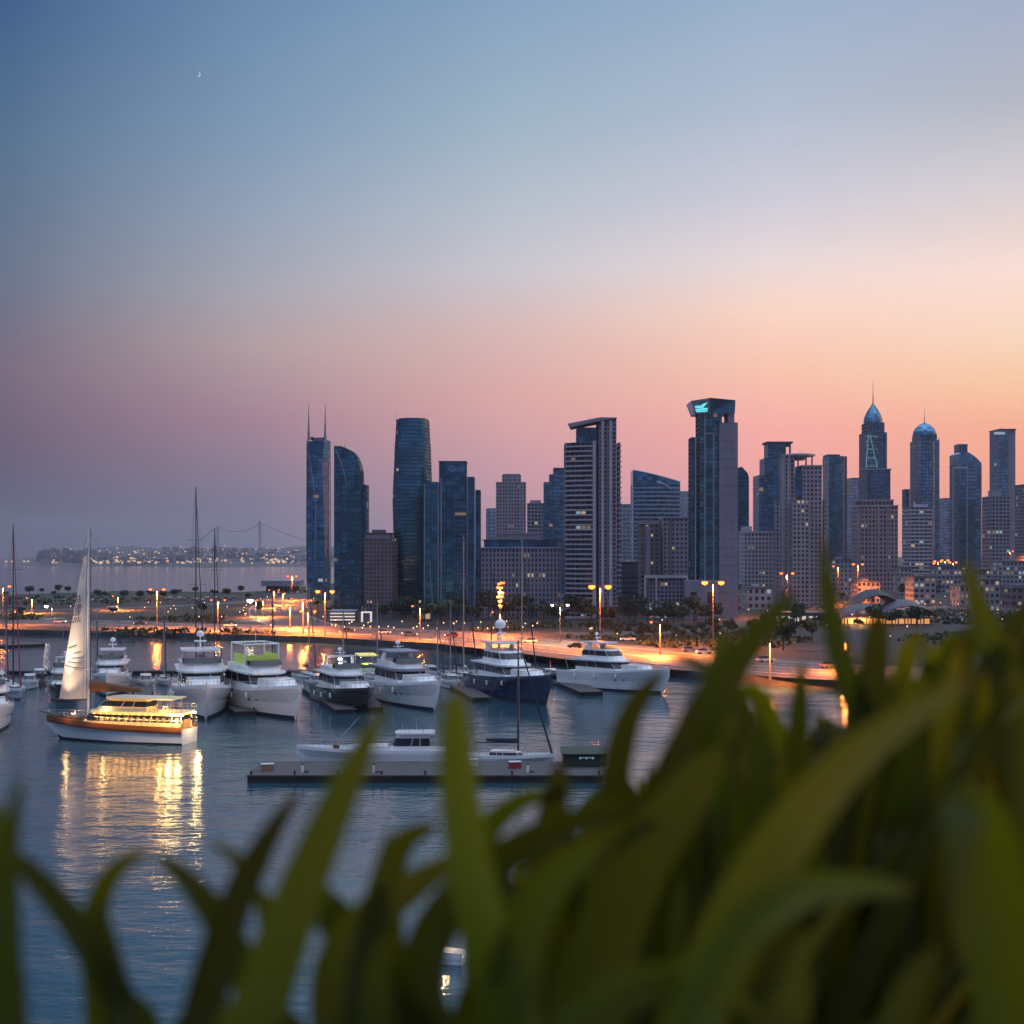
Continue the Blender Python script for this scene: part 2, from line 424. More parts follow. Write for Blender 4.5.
def dashes(Q, offs, name, zoff, step=3, solid=False):
    mbx = MB()
    for off in offs:
        for i in range(0, len(Q) - 1):
            a, b = Q[i], Q[i + 1]
            d = (b - a); ln = d.length
            if ln < 1e-6: continue
            d.normalize(); nr = Vector((-d.y, d.x))
            k = 0.0
            while k < ln:
                e = min(ln, k + (9 if solid else 3.2))
                p = a + d * k + nr * off; q = a + d * e + nr * off
                hw = nr * 0.16
                mbx.add([(p.x - hw.x, p.y - hw.y, zoff), (q.x - hw.x, q.y - hw.y, zoff), (q.x + hw.x, q.y + hw.y, zoff), (p.x + hw.x, p.y + hw.y, zoff)], [(0, 1, 2, 3)])
                k += 9
    struct(mbx.build(name, M['paint']))
dashes(road_q, (-7.5, 7.5), 'lane_markings', GZ + 0.056)
dashes(road_q, (-14, 14, -0.5, 0.5), 'edge_markings', GZ + 0.060, solid=True)
dashes(road_c, (-12, 12), 'curve_markings', GZ + 0.086, solid=True)

# kerb along the quay road, a real step
mb = MB()
for i in range(len(road_q) - 1):
    a, b = road_q[i], road_q[i + 1]
    d = (b - a).normalized(); nr = Vector((-d.y, d.x))
    for sgn in (-1, 1):
        p0 = a + nr * sgn * 15.0; p1 = b + nr * sgn * 15.0; q0 = a + nr * sgn * 15.4; q1 = b + nr * sgn * 15.4
        mb.add([(p0.x, p0.y, GZ), (p1.x, p1.y, GZ), (q1.x, q1.y, GZ), (q0.x, q0.y, GZ), (p0.x, p0.y, GZ + 0.17), (p1.x, p1.y, GZ + 0.17), (q1.x, q1.y, GZ + 0.17), (q0.x, q0.y, GZ + 0.17)],
               [(4, 5, 6, 7), (0, 1, 5, 4), (3, 2, 6, 7)])
struct(mb.build('kerb', M['concrete']))
# turf between the headland roads
mb = MB()
pp = [gp(x, y) for x, y in ((-20, 619), (90, 617), (180, 616), (262, 612), (262, 607), (180, 609), (90, 612), (-20, 615))]
mb.add([(x, y, GZ + 0.03) for x, y in pp], [tuple(range(len(pp)))])
struct(mb.build('turf', M['park']))
mb = MB()
pp = [gp(x, y) for x, y in ((-20, 604), (90, 603), (180, 600), (250, 597), (255, 593), (120, 592), (0, 597), (-20, 599))]
mb.add([(x, y, GZ + 0.03) for x, y in pp], [tuple(range(len(pp)))])
struct(mb.build('headland_turf', M['park']))

# ------------------------------------------------------------------ far shore
rng = random.Random(5)
mb = MB()
rows = []
N = 40
for k, (y0, hh) in enumerate(((2560, 0.0), (2600, 3.0), (3300, 14.0), (4200, 34.0), (5200, 22.0))):
    r = []
    for i in range(N + 1):
        u = i / N
        px = 20 + u * 420
        fall = min(1, u * 5) if u < 0.2 else 1
        yy = y0 + (120 * math.sin(u * 9) + 80 * math.sin(u * 23 + 1)) * (1 if k < 2 else 0.3)
        r.append((PX(px, 3300) * (yy / 3300), yy, hh * fall * (0.7 + 0.5 * math.sin(u * 7 + k) ** 2)))
    rows.append(r)
mb.loft(rows, closed=False, caps=False)
struct(mb.build('far_shore_hills', M['far_land']))
mb = MB()
for i in range(520):
    u = rng.random() ** 0.9; px = 40 + u * 380; y = rng.uniform(2680, 4600)
    x = PX(px, y); w = rng.uniform(10, 26); h = rng.uniform(5, 16); z = 2 + 26 * max(0, (y - 3000) / 1600)
    mb.box(x - w / 2, x + w / 2, y, y + w, z - 8, z + h)
struct(mb.build('far_shore_houses', M['far_wall']), 'stuff')
mb = MB()
for i in range(360):
    u = rng.random(); u = u if rng.random() < 0.45 else min(1, max(0, rng.gauss(rng.choice((0.22, 0.38, 0.55, 0.83)), 0.05))); px = 50 + u * 275
    y = 2620 + 2000 * rng.random() ** 2.2
    x = PX(px, y); z = 5 + 30 * max(0, (y - 2900) / 1600) + rng.uniform(0, 9)
    s = rng.choice((0.7, 0.8, 1.0, 1.2, 1.4, 2.0))
    if i % 5 == 0:
        y = rng.uniform(2560, 2640); x = PX(px, y); z = rng.uniform(4, 9)
    mb.box(x - s, x + s, y - 12, y - 12 + s, z, z + s * 1.6)
for px in (6, 12, 24, 28):
    y = 3000; x = PX(px, y); mb.box(x - 2, x + 2, y, y + 2, 4, 7)
struct(mb.build('far_shore_lights', M['city_dot']), 'stuff')

# ------------------------------------------------------------------ suspension bridge
def bridge():
    Y = 6600.0
    t = thing('suspension_bridge', 'faint suspension bridge hanging over the far end of the bay', 'bridge', (0, Y, 0))
    zt = PZ(523, Y)
    for px in (218, 260):
        m = MB(); x = PX(px, Y); top = PZ(526 if px == 218 else 521, Y)
        for s in (-10, 10):
            m.add([(x + a * 4, s + b * 4, z) for z, k in ((0, 1), (top, 1)) for a, b in ((-1, -1), (1, -1), (1, 1), (-1, 1))],
                  [(0, 1, 5, 4), (1, 2, 6, 5), (2, 3, 7, 6), (3, 0, 4, 7), (4, 5, 6, 7)])
        for z in (top * 0.5, top * 0.75, top - 5):
            m.box(x - 3, x + 3, -6, 6, z, z + 4)
        m.build('bridge_tower', M['bridge_steel'], t)
    m = MB(); m.box(PX(190, Y), PX(330, Y), -9, 9, 34, 38); m.build('deck', M['bridge_steel'], t)
    for s in (-8, 8):
        m = MB(); pts = []
        for a, b, sag in ((190, 218, 0), (218, 260, 1), (260, 330, 1)):
            za = PZ(526, Y) if a == 218 else (40 if a == 190 else zt); zb = PZ(526, Y) if b == 218 else (zt if b == 260 else 50)
            for k in range(11):
                u = k / 10; z = za + (zb - za) * u - (sag * 34 * 4 * u * (1 - u) if b == 260 else 12 * 4 * u * (1 - u) * sag)
                pts.append((PX(a + (b - a) * u, Y), s, z))
        m.path(pts, 1.6, 4); m.build('main_cable', M['bridge_steel'], t)
bridge()

# ------------------------------------------------------------------ tower kit
def rect(x0, x1, y0, y1, bay, ch=0.0):
    """footprint subdivided into bays, counter-clockwise from the front left corner"""
    c = [(x0, y0), (x1, y0), (x1, y1), (x0, y1)]
    return subdiv(c, bay)
def subdiv(c, bay):
    out = []
    for i in range(len(c)):
        a, b = c[i], c[(i + 1) % len(c)]
        d = math.hypot(b[0] - a[0], b[1] - a[1]); k = max(1, int(round(d / bay)))
        for j in range(k):
            out.append((a[0] + (b[0] - a[0]) * j / k, a[1] + (b[1] - a[1]) * j / k))
    return out
def facade(name, rings, mats, mu=0.12, lo=0.2, hi=0.15, depth=0.25, lit=0.02, parent=None, seed=1, cap=True):
    """rings of (x,y,z): every cell gets an inset window; mats = [wall, glass, lit]"""
    r = random.Random(seed); m = MB(); n = len(rings[0])
    V = [Vector(p) for q in rings for p in q]
    m.v = [tuple(p) for p in V]
    if len(mats) == 3: mats = list(mats) + [M['cool_lit'], M['dim_lit']]
    run = 0
    for k in range(len(rings) - 1):
        floor_p = lit * r.choice((0.0, 0.2, 0.4, 0.8, 2.4))
        for i in range(n):
            j = (i + 1) % n
            ia, ib, ic, id_ = k * n + i, k * n + j, (k + 1) * n + j, (k + 1) * n + i
            a, b, c, d = V[ia], V[ib], V[ic], V[id_]
            nrm = (b - a).cross(d - a)
            if nrm.length < 1e-9: continue
            nrm.normalize()
            def at(u, v): return (a * (1 - u) + b * u) * (1 - v) + (d * (1 - u) + c * u) * v
            o = [at(mu, lo), at(1 - mu, lo), at(1 - mu, 1 - hi), at(mu, 1 - hi)]
            w = [p - nrm * depth for p in o]
            s = len(m.v)
            m.v += [tuple(p) for p in o] + [tuple(p) for p in w]
            O = (s, s + 1, s + 2, s + 3); W = (s + 4, s + 5, s + 6, s + 7)
            for q in ((ia, ib, O[1], O[0]), (ib, ic, O[2], O[1]), (ic, id_, O[3], O[2]), (id_, ia, O[0], O[3]),
                      (O[0], O[1], W[1], W[0]), (O[1], O[2], W[2], W[1]), (O[2], O[3], W[3], W[2]), (O[3], O[0], W[0], W[3])):
                m.f.append(q); m.m.append(0)
            if run > 0: run -= 1
            elif r.random() < floor_p * 1.2: run = r.choice((1, 1, 1, 2, 3))
            m.f.append(W); m.m.append(r.choice((2, 2, 4, 4, 4, 3)) if run > 0 else 1)
    if cap:
        m.f.append(tuple((len(rings) - 1) * n + i for i in range(n))); m.m.append(0)
    return m.build(name, mats, parent)
def straight(fp, z0, z1, fh):
    k = max(1, int(round((z1 - z0) / fh)))
    return [[(x, y, z0 + (z1 - z0) * i / k) for x, y in fp] for i in range(k + 1)]
LM = lambda w, g, l='lit': [M[w], M[g], M[l]]

def bldg(name, label, cat='tower', group=None):
    return thing(name, label, cat, (0, 0, 0), 0, group)

class Site:
    """pixel columns measured on the photo at distance Y become metres around the building's base"""
    def __init__(s, name, label, px, Y, cat='tower', group=None):
        s.Y = Y; s.x = PX(px, Y)
        s.t = thing(name, label, cat, (s.x, Y, GZ), 0, group)
    def X(s, px): return PX(px, s.Y) - s.x
    def Z(s, py): return PZ(py, s.Y) - GZ
    def block(s, part, x0, x1, top, dep, mats, y0=0.0, base=None, bay=3.0, fh=2.6, seed=1, **k):
        z0 = 0 if base is None else s.Z(base)
        xa, xb, dep = s.span(x0, x1, y0, dep)
        return facade(part, straight(rect(xa, xb, y0, y0 + dep, bay), z0, s.Z(top), fh), mats, parent=s.t, seed=seed, **k)
    def span(s, x0, x1, y0, dep):
        """metres such that front and far corners both lie between the two measured columns"""
        k = 1 + y0 / s.Y
        xa = PX(x0, s.Y) * k - s.x; xb = PX(x1, s.Y) * k - s.x
        w = xb - xa; e = max(x0 - 512, 512 - x1, 0) / F
        dep = min(dep, 0.42 * w / e) if e > 0.01 else dep
        if x0 > 512: xa += e * dep
        elif x1 < 512: xb -= e * dep
        return xa, xb, dep
    def slab(s, part, x0, x1, ytop, ybot, d0, d1, m, ex=0):
        xa, xb, dd = s.span(x0, x1, d0, d1 - d0); d1 = d0 + dd
        b = MB(); b.box(xa, xb, d0, d1, s.Z(ybot), s.Z(ytop)); return b.build(part, M[m], s.t)
    def spire(s, part, px, ytop, ybase, y, r0, r1=0.08, m='grey_wall', n=6):
        b = MB(); x = PX(px, s.Y + y) - s.x; b.tube((x, y, s.Z(ybase)), (x, y, s.Z(ybase) * 0.55 + s.Z(ytop) * 0.45), r0, r0 * 0.5, n)
        b.tube((x, y, s.Z(ybase) * 0.55 + s.Z(ytop) * 0.45), (x, y, s.Z(ytop)), r0 * 0.45, r1, n); return b.build(part, M[m], s.t)
    def fin(s, px, ytop, ybot, y, w=0.5, d=0.5, m='pale_frame', part='fin'):
        b = MB(); x = s.X(px); b.box(x - w / 2, x + w / 2, y - d, y + 0.1, max(0, s.Z(ybot)), s.Z(ytop)); return b.build(part, M[m], s.t)

# 1 twin-spired tower ------------------------------------------------------
def twin_spire_tower():
    s = Site('twin_spire_tower', 'slim blue glass tower with two thin spires on its roof', 317, 780)
    x0, x1 = s.X(306), s.X(328.5); d = x1 - x0; zt = s.Z(440)
    rings = []
    k = 44
    for i in range(k + 1):
        v = i / k; z = zt * v
        ch = d * (0.12 + 0.26 * abs(v - 0.5) * 2 * 0.6)           # corners chamfer towards top and foot
        w = 0.0
        c = [(x0 + ch * 0.25, 0), (x1 - ch, 0), (x1 - w, ch), (x1 - w, d - ch), (x1 - ch, d), (x0 + ch, d), (x0 + w, d - ch), (x0 + w, ch * 0.6)]
        pts = []
        for q in range(8):
            a, b = c[q], c[(q + 1) % 8]
            for j in range(3):
                pts.append((a[0] + (b[0] - a[0]) * j / 3, a[1] + (b[1] - a[1]) * j / 3, z))
        rings.append(pts)
    facade('glass_body', rings, LM('blue_frame', 'blue'), 0.05, 0.07, 0.07, 0.08, 0.01, s.t, 3)
    m = MB(); m.add([(s.X(308), -0.5, s.Z(441)), (s.X(324.5), -0.5, s.Z(441)), (s.X(323), -0.5, s.Z(455)), (s.X(310), -0.5, s.Z(455)),
                     (s.X(308), 0.6, s.Z(441)), (s.X(324.5), 0.6, s.Z(441)), (s.X(323), 0.6, s.Z(455)), (s.X(310), 0.6, s.Z(455))],
                    [(0, 3, 2, 1), (0, 1, 5, 4), (1, 2, 6, 5), (2, 3, 7, 6), (3, 0, 4, 7)]); m.build('dark_crown_panel', M['deep'], s.t)
    m = MB()  # facet with the sky's pink sheen in its colour
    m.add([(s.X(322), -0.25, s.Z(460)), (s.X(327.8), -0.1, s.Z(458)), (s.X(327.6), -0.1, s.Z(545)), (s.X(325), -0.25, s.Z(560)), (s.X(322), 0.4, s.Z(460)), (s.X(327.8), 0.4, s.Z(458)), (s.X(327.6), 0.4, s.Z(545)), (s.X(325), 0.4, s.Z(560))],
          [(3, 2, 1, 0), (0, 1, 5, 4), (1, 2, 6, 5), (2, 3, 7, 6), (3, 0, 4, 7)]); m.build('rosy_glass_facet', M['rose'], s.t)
    m = MB(); m.path([(s.X(308), -0.3, s.Z(452)), (s.X(313), -0.3, s.Z(480)), (s.X(316), -0.3, s.Z(505)), (s.X(315), -0.3, s.Z(560))], 0.28); m.build('edge_trim', M['pale_frame'], s.t)
    s.spire('spire', 308.6, 402, 440, d * 0.3, 0.9); s.spire('spire', 325.2, 401, 440, d * 0.3, 0.9)
    m = MB()
    for px in (311, 313, 316, 319, 322):
        m.box(s.X(px) - 0.6, s.X(px) + 0.6, d * 0.2, d * 0.4, zt, zt + 1.2 + (px % 3) * 0.4)
    m.build('rooftop_plant', M['dark_roof'], s.t)
twin_spire_tower()

# 2 curved-top tower -------------------------------------------------------
def curved_top_tower():
    s = Site('curved_top_tower', 'dark teal tower whose roof curves down to one side over lower blocks', 348, 640)
    # curved prism: front outline extruded in depth
    x0, x1 = s.X(334), s.X(361); zt = s.Z(447); D = 14
    n = 9; rings = []; k = 40
    def right(z):
        zc = s.Z(478)
        if z <= zc: return x1
        u = (z - zc) / (zt - zc); return x0 + (x1 - x0) * (0.36 + 0.64 * math.sqrt(max(0, 1 - u * u)))
    for i in range(k + 1):
        z = zt * i / k; r = right(z)
        c = [(x0, 0), (r, 0), (r, D), (x0, D)]
        pts = []
        for q, cnt in ((0, 8), (1, 5), (2, 8), (3, 5)):
            a, b = c[q], c[(q + 1) % 4]
            for j in range(cnt): pts.append((a[0] + (b[0] - a[0]) * j / cnt, a[1] + (b[1] - a[1]) * j / cnt, z))
        rings.append(pts)
    facade('curved_body', rings, LM('teal_frame', 'teal'), 0.06, 0.12, 0.05, 0.1, 0.008, s.t, 4)
    s.block('front_block', 341, 363, 485, 5, LM('teal_frame', 'teal'), y0=-5, seed=6, mu=0.04, lo=0.2, hi=0.05, depth=0.15, lit=0.01)
    s.block('side_block', 363.3, 369, 485, 16, LM('blue_frame', 'deep'), y0=-3, seed=7, mu=0.05, lo=0.12, hi=0.05, depth=0.1, lit=0.01)
    s.block('rear_block', 361, 364, 471, 12, LM('teal_frame', 'deep'), y0=2.5, seed=7, mu=0.05, lo=0.12, hi=0.05, depth=0.1, lit=0.01)
    for px in (343, 352, 357, 361): s.fin(px, 485, 606, -5, 0.35, 0.4, 'blue_frame')
    m = MB(); m.path([(s.X(335.5), -0.2, s.Z(450)), (s.X(340), -0.2, s.Z(460)), (s.X(344), -0.2, s.Z(472)), (s.X(347), -0.2, s.Z(485))], 0.25); m.build('edge_trim', M['pale_frame'], s.t)
    for px in (336, 340, 345): s.spire('antenna', px, 443, 447, 4, 0.2)
    s.slab('roof_rail', 334, 345, 446, 447.2, 0.2, D - 0.2, 'dark_roof')
curved_top_tower()

# 3 brown apartment block --------------------------------------------------
def brown_block():
    s = Site('brown_apartment_block', 'brown apartment block with small windows squeezed beside the bulging glass tower', 378, 590, 'building')
    c = [(s.X(363), 3), (s.X(369), 0), (s.X(392), 0), (s.X(396), 3), (s.X(396), 16), (s.X(363), 16)]
    facade('body', straight(subdiv(c, 1.7), 0, s.Z(538), 1.75), LM('brick', 'window'), 0.24, 0.3, 0.2, 0.2, 0.03, s.t, 8)
    s.slab('upper_storey', 366, 393, 534, 538, 1.2, 14, 'mauve'); s.slab('roof_slab', 365, 394, 532.6, 534, 0.8, 14.5, 'dark_roof')
    s.slab('rooftop_room', 372, 386, 529.5, 532.6, 4, 11, 'brick')
brown_block()

# 4 bulging glass tower ----------------------------------------------------
def bulging_tower():
    s = Site('bulging_glass_tower', 'tall dark blue glass tower that bulges at its waist, flat top', 411, 600)
    zt = s.Z(419); cy = 9.0; rings = []; k = 52; n = 28
    for i in range(k + 1):
        v = i / k; z = zt * v
        py = 613 - (613 - 419) * v
        # left and right outline from the photo
        def lerp(tab, y):
            for (ya, xa), (yb, xb) in zip(tab, tab[1:]):
                if ya <= y <= yb:
                    u = (y - ya) / (yb - ya); u = u * u * (3 - 2 * u) * 0.4 + u * 0.6
                    return xa + (xb - xa) * u
            return tab[-1][1]
        xl = lerp([(419, 395), (450, 393.2), (500, 391.3), (550, 392.5), (580, 394.5), (613, 399)], py)
        xr = lerp([(419, 427.8), (450, 429.5), (490, 431), (550, 430), (580, 428), (613, 424)], py)
        a = (s.X(xr) - s.X(xl)) / 2; cx = (s.X(xr) + s.X(xl)) / 2
        pts = []
        for j in range(n):
            t = 2 * math.pi * j / n - math.pi * 0.75
            e = 0.62
            ct, st = math.cos(t), math.sin(t)
            pts.append((cx + a * math.copysign(abs(ct) ** e, ct), cy + 9 * math.copysign(abs(st) ** e, st) * (a / 6.8), z))
        rings.append(pts)
    facade('glass_body', rings, LM('teal_frame', 'teal'), 0.02, 0.24, 0.04, 0.16, 0.004, s.t, 9)
    # stepped balcony stack on the right shoulder
    for i in range(24):
        py = 428 + i * 3.1
        xr = lerp_edge(py)
        m = MB(); m.box(s.X(xr - 6.5), s.X(xr) + 0.25, 1.6, 7.0, s.Z(py), s.Z(py) + 0.45)
        m.build('balcony', M['concrete'], s.t)
    m = MB(); m.lathe([(6.4, 0), (6.4, 0.8), (5.9, 0.8)], (s.X(411.5), cy, zt + 0.02), 20); m.build('roof_parapet', M['blue_frame'], s.t)
    for px in (396, 424): s.spire('antenna', px, 409, 419, cy, 0.14, 0.05)
def lerp_edge(py):
    tab = [(419, 427.8), (450, 429.5), (490, 431), (550, 430)]
    for (ya, xa), (yb, xb) in zip(tab, tab[1:]):
        if ya <= py <= yb: return xa + (xb - xa) * (py - ya) / (yb - ya)
    return 430
bulging_tower()

# 5 stepped teal complex ---------------------------------------------------
def sign_text(txt, size, material, name, parent, loc, rot, extr=0.02):
    cu = bpy.data.curves.new(name, 'FONT'); cu.body = txt; cu.size = size; cu.extrude = extr; cu.align_x = 'CENTER'; cu.align_y = 'CENTER'
    tmp = bpy.data.objects.new(name + '_font', cu); COL.objects.link(tmp)
    dg = bpy.context.evaluated_depsgraph_get(); me = bpy.data.meshes.new_from_object(tmp.evaluated_get(dg))
    COL.objects.unlink(tmp); bpy.data.objects.remove(tmp); bpy.data.curves.remove(cu)
    me.name = name; me.materials.clear(); me.materials.append(material)
    o = bpy.data.objects.new(name, me); COL.objects.link(o); o.parent = parent; o.location = loc; o.rotation_euler = rot
    return o
def stepped_complex():
    s = Site('stepped_glass_tower', 'dark teal stepped glass tower with pale roof lettering, beside the bulging tower', 453, 585)
    g = LM('teal_frame', 'teal'); q = LM('blue_frame', 'deep')
    s.block('central_shaft', 439, 467, 462, 14, g, seed=11, mu=0.03, lo=0.05, hi=0.05, depth=0.1, lit=0.006)
    s.block('left_wing', 425, 439, 482, 12, g, y0=-1.5, seed=12, mu=0.05, lo=0.08, hi=0.04, depth=0.1, lit=0.006)
    s.block('right_wing', 467.2, 475, 477, 12, q, y0=-2, seed=13, mu=0.06, lo=0.2, hi=0.06, depth=0.15, lit=0.006)
    s.block('end_wing', 475.3, 481, 490, 12, q, y0=-0.8, seed=14, mu=0.05, lo=0.06, hi=0.04, depth=0.1, lit=0.006)
    s.block('banded_bay', 454, 467, 499, 4, LM('blue_frame', 'deep'), y0=-4, seed=15, mu=0.02, lo=0.4, hi=0.05, depth=0.3, lit=0.02, bay=6, fh=1.9)
    for px in (424.8, 438.4, 441.5, 467.6, 474.8): s.fin(px, 484 if px < 439 else 478, 616, -2.2, 0.4, 0.4, 'pale_frame')
    s.slab('roof_slab', 438.4, 467.6, 461, 462, -0.4, 14.2, 'dark_roof')
    s.slab('crown_screen', 441, 465.5, 463.5, 476, -0.35, -0.05, 'deep')
    sign_text('Orrr', 3.4, M['pale_frame'], 'sign_lettering', s.t, (s.X(456.5), -0.42, s.Z(469)), (rad(90), 0, 0), 0.05)
    m = MB(); m.path([(s.X(430), -1.8, s.Z(560)), (s.X(431.5), -1.8, s.Z(590)), (s.X(434), -1.8, s.Z(612))], 0.2); m.build('edge_trim', M['pale_frame'], s.t)
    for px in (443, 446): s.spire('antenna', px, 458.5, 461, 5, 0.15)
stepped_complex()

# 6 far pale box -----------------------------------------------------------
s = Site('pale_far_tower', 'pale blue plain box tower far off, left of the beige towers', 491, 2300)
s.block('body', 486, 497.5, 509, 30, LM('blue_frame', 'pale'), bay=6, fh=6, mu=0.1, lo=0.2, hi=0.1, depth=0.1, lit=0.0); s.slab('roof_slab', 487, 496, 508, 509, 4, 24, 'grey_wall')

# 7 beige residential ------------------------------------------------------
s = Site('beige_apartment_tower', 'beige apartment tower with stepped crown behind the long low hotel', 511, 1150)
s.block('body', 496, 526, 482, 24, LM('beige', 'window'), seed=21, bay=2.4, fh=2.9, mu=0.22, lo=0.3, hi=0.15, depth=0.3, lit=0.01)
s.block('crown', 502, 521, 474.5, 16, LM('beige', 'window'), y0=3, base=482, seed=22, bay=2.4, fh=2.9, mu=0.2, lo=0.3, hi=0.15, depth=0.3, lit=0)
s.slab('roof_slab', 503, 520, 473.6, 474.5, 3.5, 18, 'mauve')
for px in (499, 505, 511, 517, 522): s.fin(px, 482 if px < 502 or px > 521 else 476, 560, 0, 0.9, 0.6, 'mauve', 'pilaster')

# 8 long low hotel ---------------------------------------------------------
def low_hotel():
    s = Site('gridded_hotel', 'long low hotel with a deep grid of windows and dark top storey', 520, 580, 'building')
    s.block('body', 481, 561, 548, 18, LM('mauve', 'window'), seed=25, bay=1.55, fh=2.0, mu=0.24, lo=0.18, hi=0.12, depth=0.55, lit=0.03)
    s.block('top_storey', 484, 558, 540.5, 15, LM('blue_frame', 'deep'), y0=1.2, base=548, seed=26, bay=3, fh=4, mu=0.05, lo=0.1, hi=0.1, depth=0.2, lit=0.0)
    s.slab('roof_slab', 482.5, 559.5, 539.4, 540.5, 0.6, 17, 'dark_roof'); s.slab('rooftop_room', 499, 540, 533.5, 539.4, 4, 13, 'mauve'); s.slab('pale_roof_edge', 498, 541, 532.8, 533.5, 3.6, 13.4, 'concrete')
    s.slab('cornice', 480.6, 561.4, 547.2, 548.3, -0.5, 0.5, 'concrete')
    for px in (512, 523, 553): s.spire('antenna', px, 526, 534, 8, 0.12, 0.05)
low_hotel()

# 9 mid blue towers --------------------------------------------------------
s = Site('stepped_blue_tower', 'blue glass tower with stepped shoulders, half hidden behind the pale banded tower', 555, 950)
s.block('body', 543.5, 566, 482, 20, LM('blue_frame', 'blue'), seed=31, lit=0.01, mu=0.06, lo=0.2, hi=0.06, depth=0.15)
s.block('upper_stage', 549, 566, 474, 16, LM('blue_frame', 'blue'), y0=2, base=482, seed=32, lit=0.01, mu=0.06, lo=0.2, hi=0.06, depth=0.15)
s.block('crown', 553, 566, 468, 12, LM('blue_frame', 'deep'), y0=4, base=474, seed=33, lit=0, mu=0.06, lo=0.2, hi=0.06, depth=0.15)
s.slab('roof_slab', 553, 566, 467.4, 468, 3.5, 16, 'dark_roof')
s = Site('grey_office_block', 'grey office block in the gap behind the long low hotel', 536, 1050)
s.block('body', 527, 545, 503, 20, LM('grey_wall', 'window'), seed=34, bay=2.5, fh=2.8, lit=0.015); s.slab('rooftop_room', 530, 541, 500, 503, 4, 14, 'grey_wall')

# 10 pale banded tower -----------------------------------------------------
def banded_tower():
    s = Site('banded_tower', 'tall pale tower of banded balconies with tall ribs and a jutting crown', 593, 570)
    # rounded left part with ribbon windows
    x0, x1 = s.X(565.5), s.X(596); zt = s.Z(442)
    c = [(x0 + 0.6, 5)]
    for i in range(7):
        u = i / 6; c.append((x0 + (x1 - x0) * u, 5 - 5 * math.sin(u * math.pi / 2) ** 0.8))
    c = [(x0, 18)] + c[1:] + [(x1, 18)]
    nfl = 36
    facade('balcony_body', straight(subdiv(c, 2.2), 0, zt, zt / nfl), LM('grey_wall', 'window'), 0.03, 0.14, 0.08, 0.8, 0.018, s.t, 41)
    for i in range(nfl):
        z = zt * (i + 0.02) / nfl
        m = MB()
        pts = [(x - 0.15 if j < 5 else x, y - 0.75) for j, (x, y) in enumerate(c[1:-1])]
        inn = [(x, y) for x, y in c[1:-1]]
        poly2 = [(p[0], p[1]) for p in pts] + [(p[0], p[1]) for p in reversed(inn)]
        m.prism(poly2, z, z + 0.62)
        m.build('balcony', M['concrete'], s.t)
    # ribbed right part
    s.block('ribbed_body', 596, 616.5, 418.5, 18, LM('mauve', 'window'), y0=0.2, seed=42, bay=1.7, fh=1.75, mu=0.2, lo=0.22, hi=0.15, depth=0.3, lit=0.01)
    for px, w in ((594.2, 1.3), (602.5, 1.2), (610.5, 1.2)):
        s.fin(px, 441 if px < 596 else 421, 620, -0.2, w, 0.9, 'concrete', 'rib')
    s.block('rear_wing', 616.6, 620.5, 442, 13, LM('grey_wall', 'window'), y0=2.5, seed=43, bay=2.6, fh=1.75, mu=0.05, lo=0.35, hi=0.05, depth=0.4, lit=0.01)
    for i in range(34):
        z = s.Z(442) * i / 34 + 0.4
        m = MB(); m.box(s.X(616.6) + 0.02, s.X(620.5) + 0.6, 1.8, 2.45, z, z + 0.5); m.build('side_balcony', M['concrete'], s.t)
    s.block('crown_room', 576, 596, 427, 12, LM('blue_frame', 'deep'), y0=2, base=441.9, seed=44, lit=0, mu=0.05, lo=0.1, hi=0.1, depth=0.15)
    m = MB()   # jutting roof blade
    m.add([(s.X(567.5), -1.5, s.Z(424)), (s.X(600), -1.5, s.Z(417.5)), (s.X(616.8), -0.6, s.Z(417.6)), (s.X(616.8), 18.5, s.Z(417.6)), (s.X(598), 18.5, s.Z(417.5)), (s.X(570), 12, s.Z(424))] +
          [(s.X(569.5), -1.4, s.Z(427.5)), (s.X(600), -1.4, s.Z(421)), (s.X(616.8), -0.5, s.Z(418.6)), (s.X(616.8), 18.4, s.Z(418.6)), (s.X(598), 18.4, s.Z(421)), (s.X(572), 12, s.Z(427.5))],
          [(0, 1, 4, 5), (1, 2, 3, 4), (11, 10, 7, 6), (10, 9, 8, 7), (6, 7, 1, 0), (7, 8, 2, 1), (8, 9, 3, 2), (9, 10, 4, 3), (10, 11, 5, 4), (11, 6, 0, 5)])
    m.build('roof_blade', M['grey_wall'], s.t)
    s.slab('entrance_canopy', 566, 596, 616, 618, -6, -0.9, 'concrete')
    s.spire('antenna', 590, 413, 418.5, 6, 0.15)
banded_tower()

# 11 light glass tower behind ---------------------------------------------
s = Site('pale_glass_tower', 'pale glass tower just right of the banded tower, far back', 628, 1000)
s.block('body', 617, 637, 505, 20, LM('pale_frame', 'pale'), seed=51, bay=2.6, fh=3, mu=0.15, lo=0.3, hi=0.1, depth=0.2, lit=0.05)
s.slab('parapet', 617, 637, 504, 505, -0.3, 0.4, 'pale_frame')
s = Site('dark_slatted_block', 'low dark block with horizontal slats at the foot of the banded tower', 628, 600, 'building')
s.block('body', 619.5, 638, 562, 14, LM('blue_frame', 'window'), seed=52, bay=5, fh=2.0, mu=0.02, lo=0.35, hi=0.05, depth=0.3, lit=0.02); s.slab('roof_slab', 619.3, 638.2, 561.2, 562, -0.4, 14.4, 'mauve')

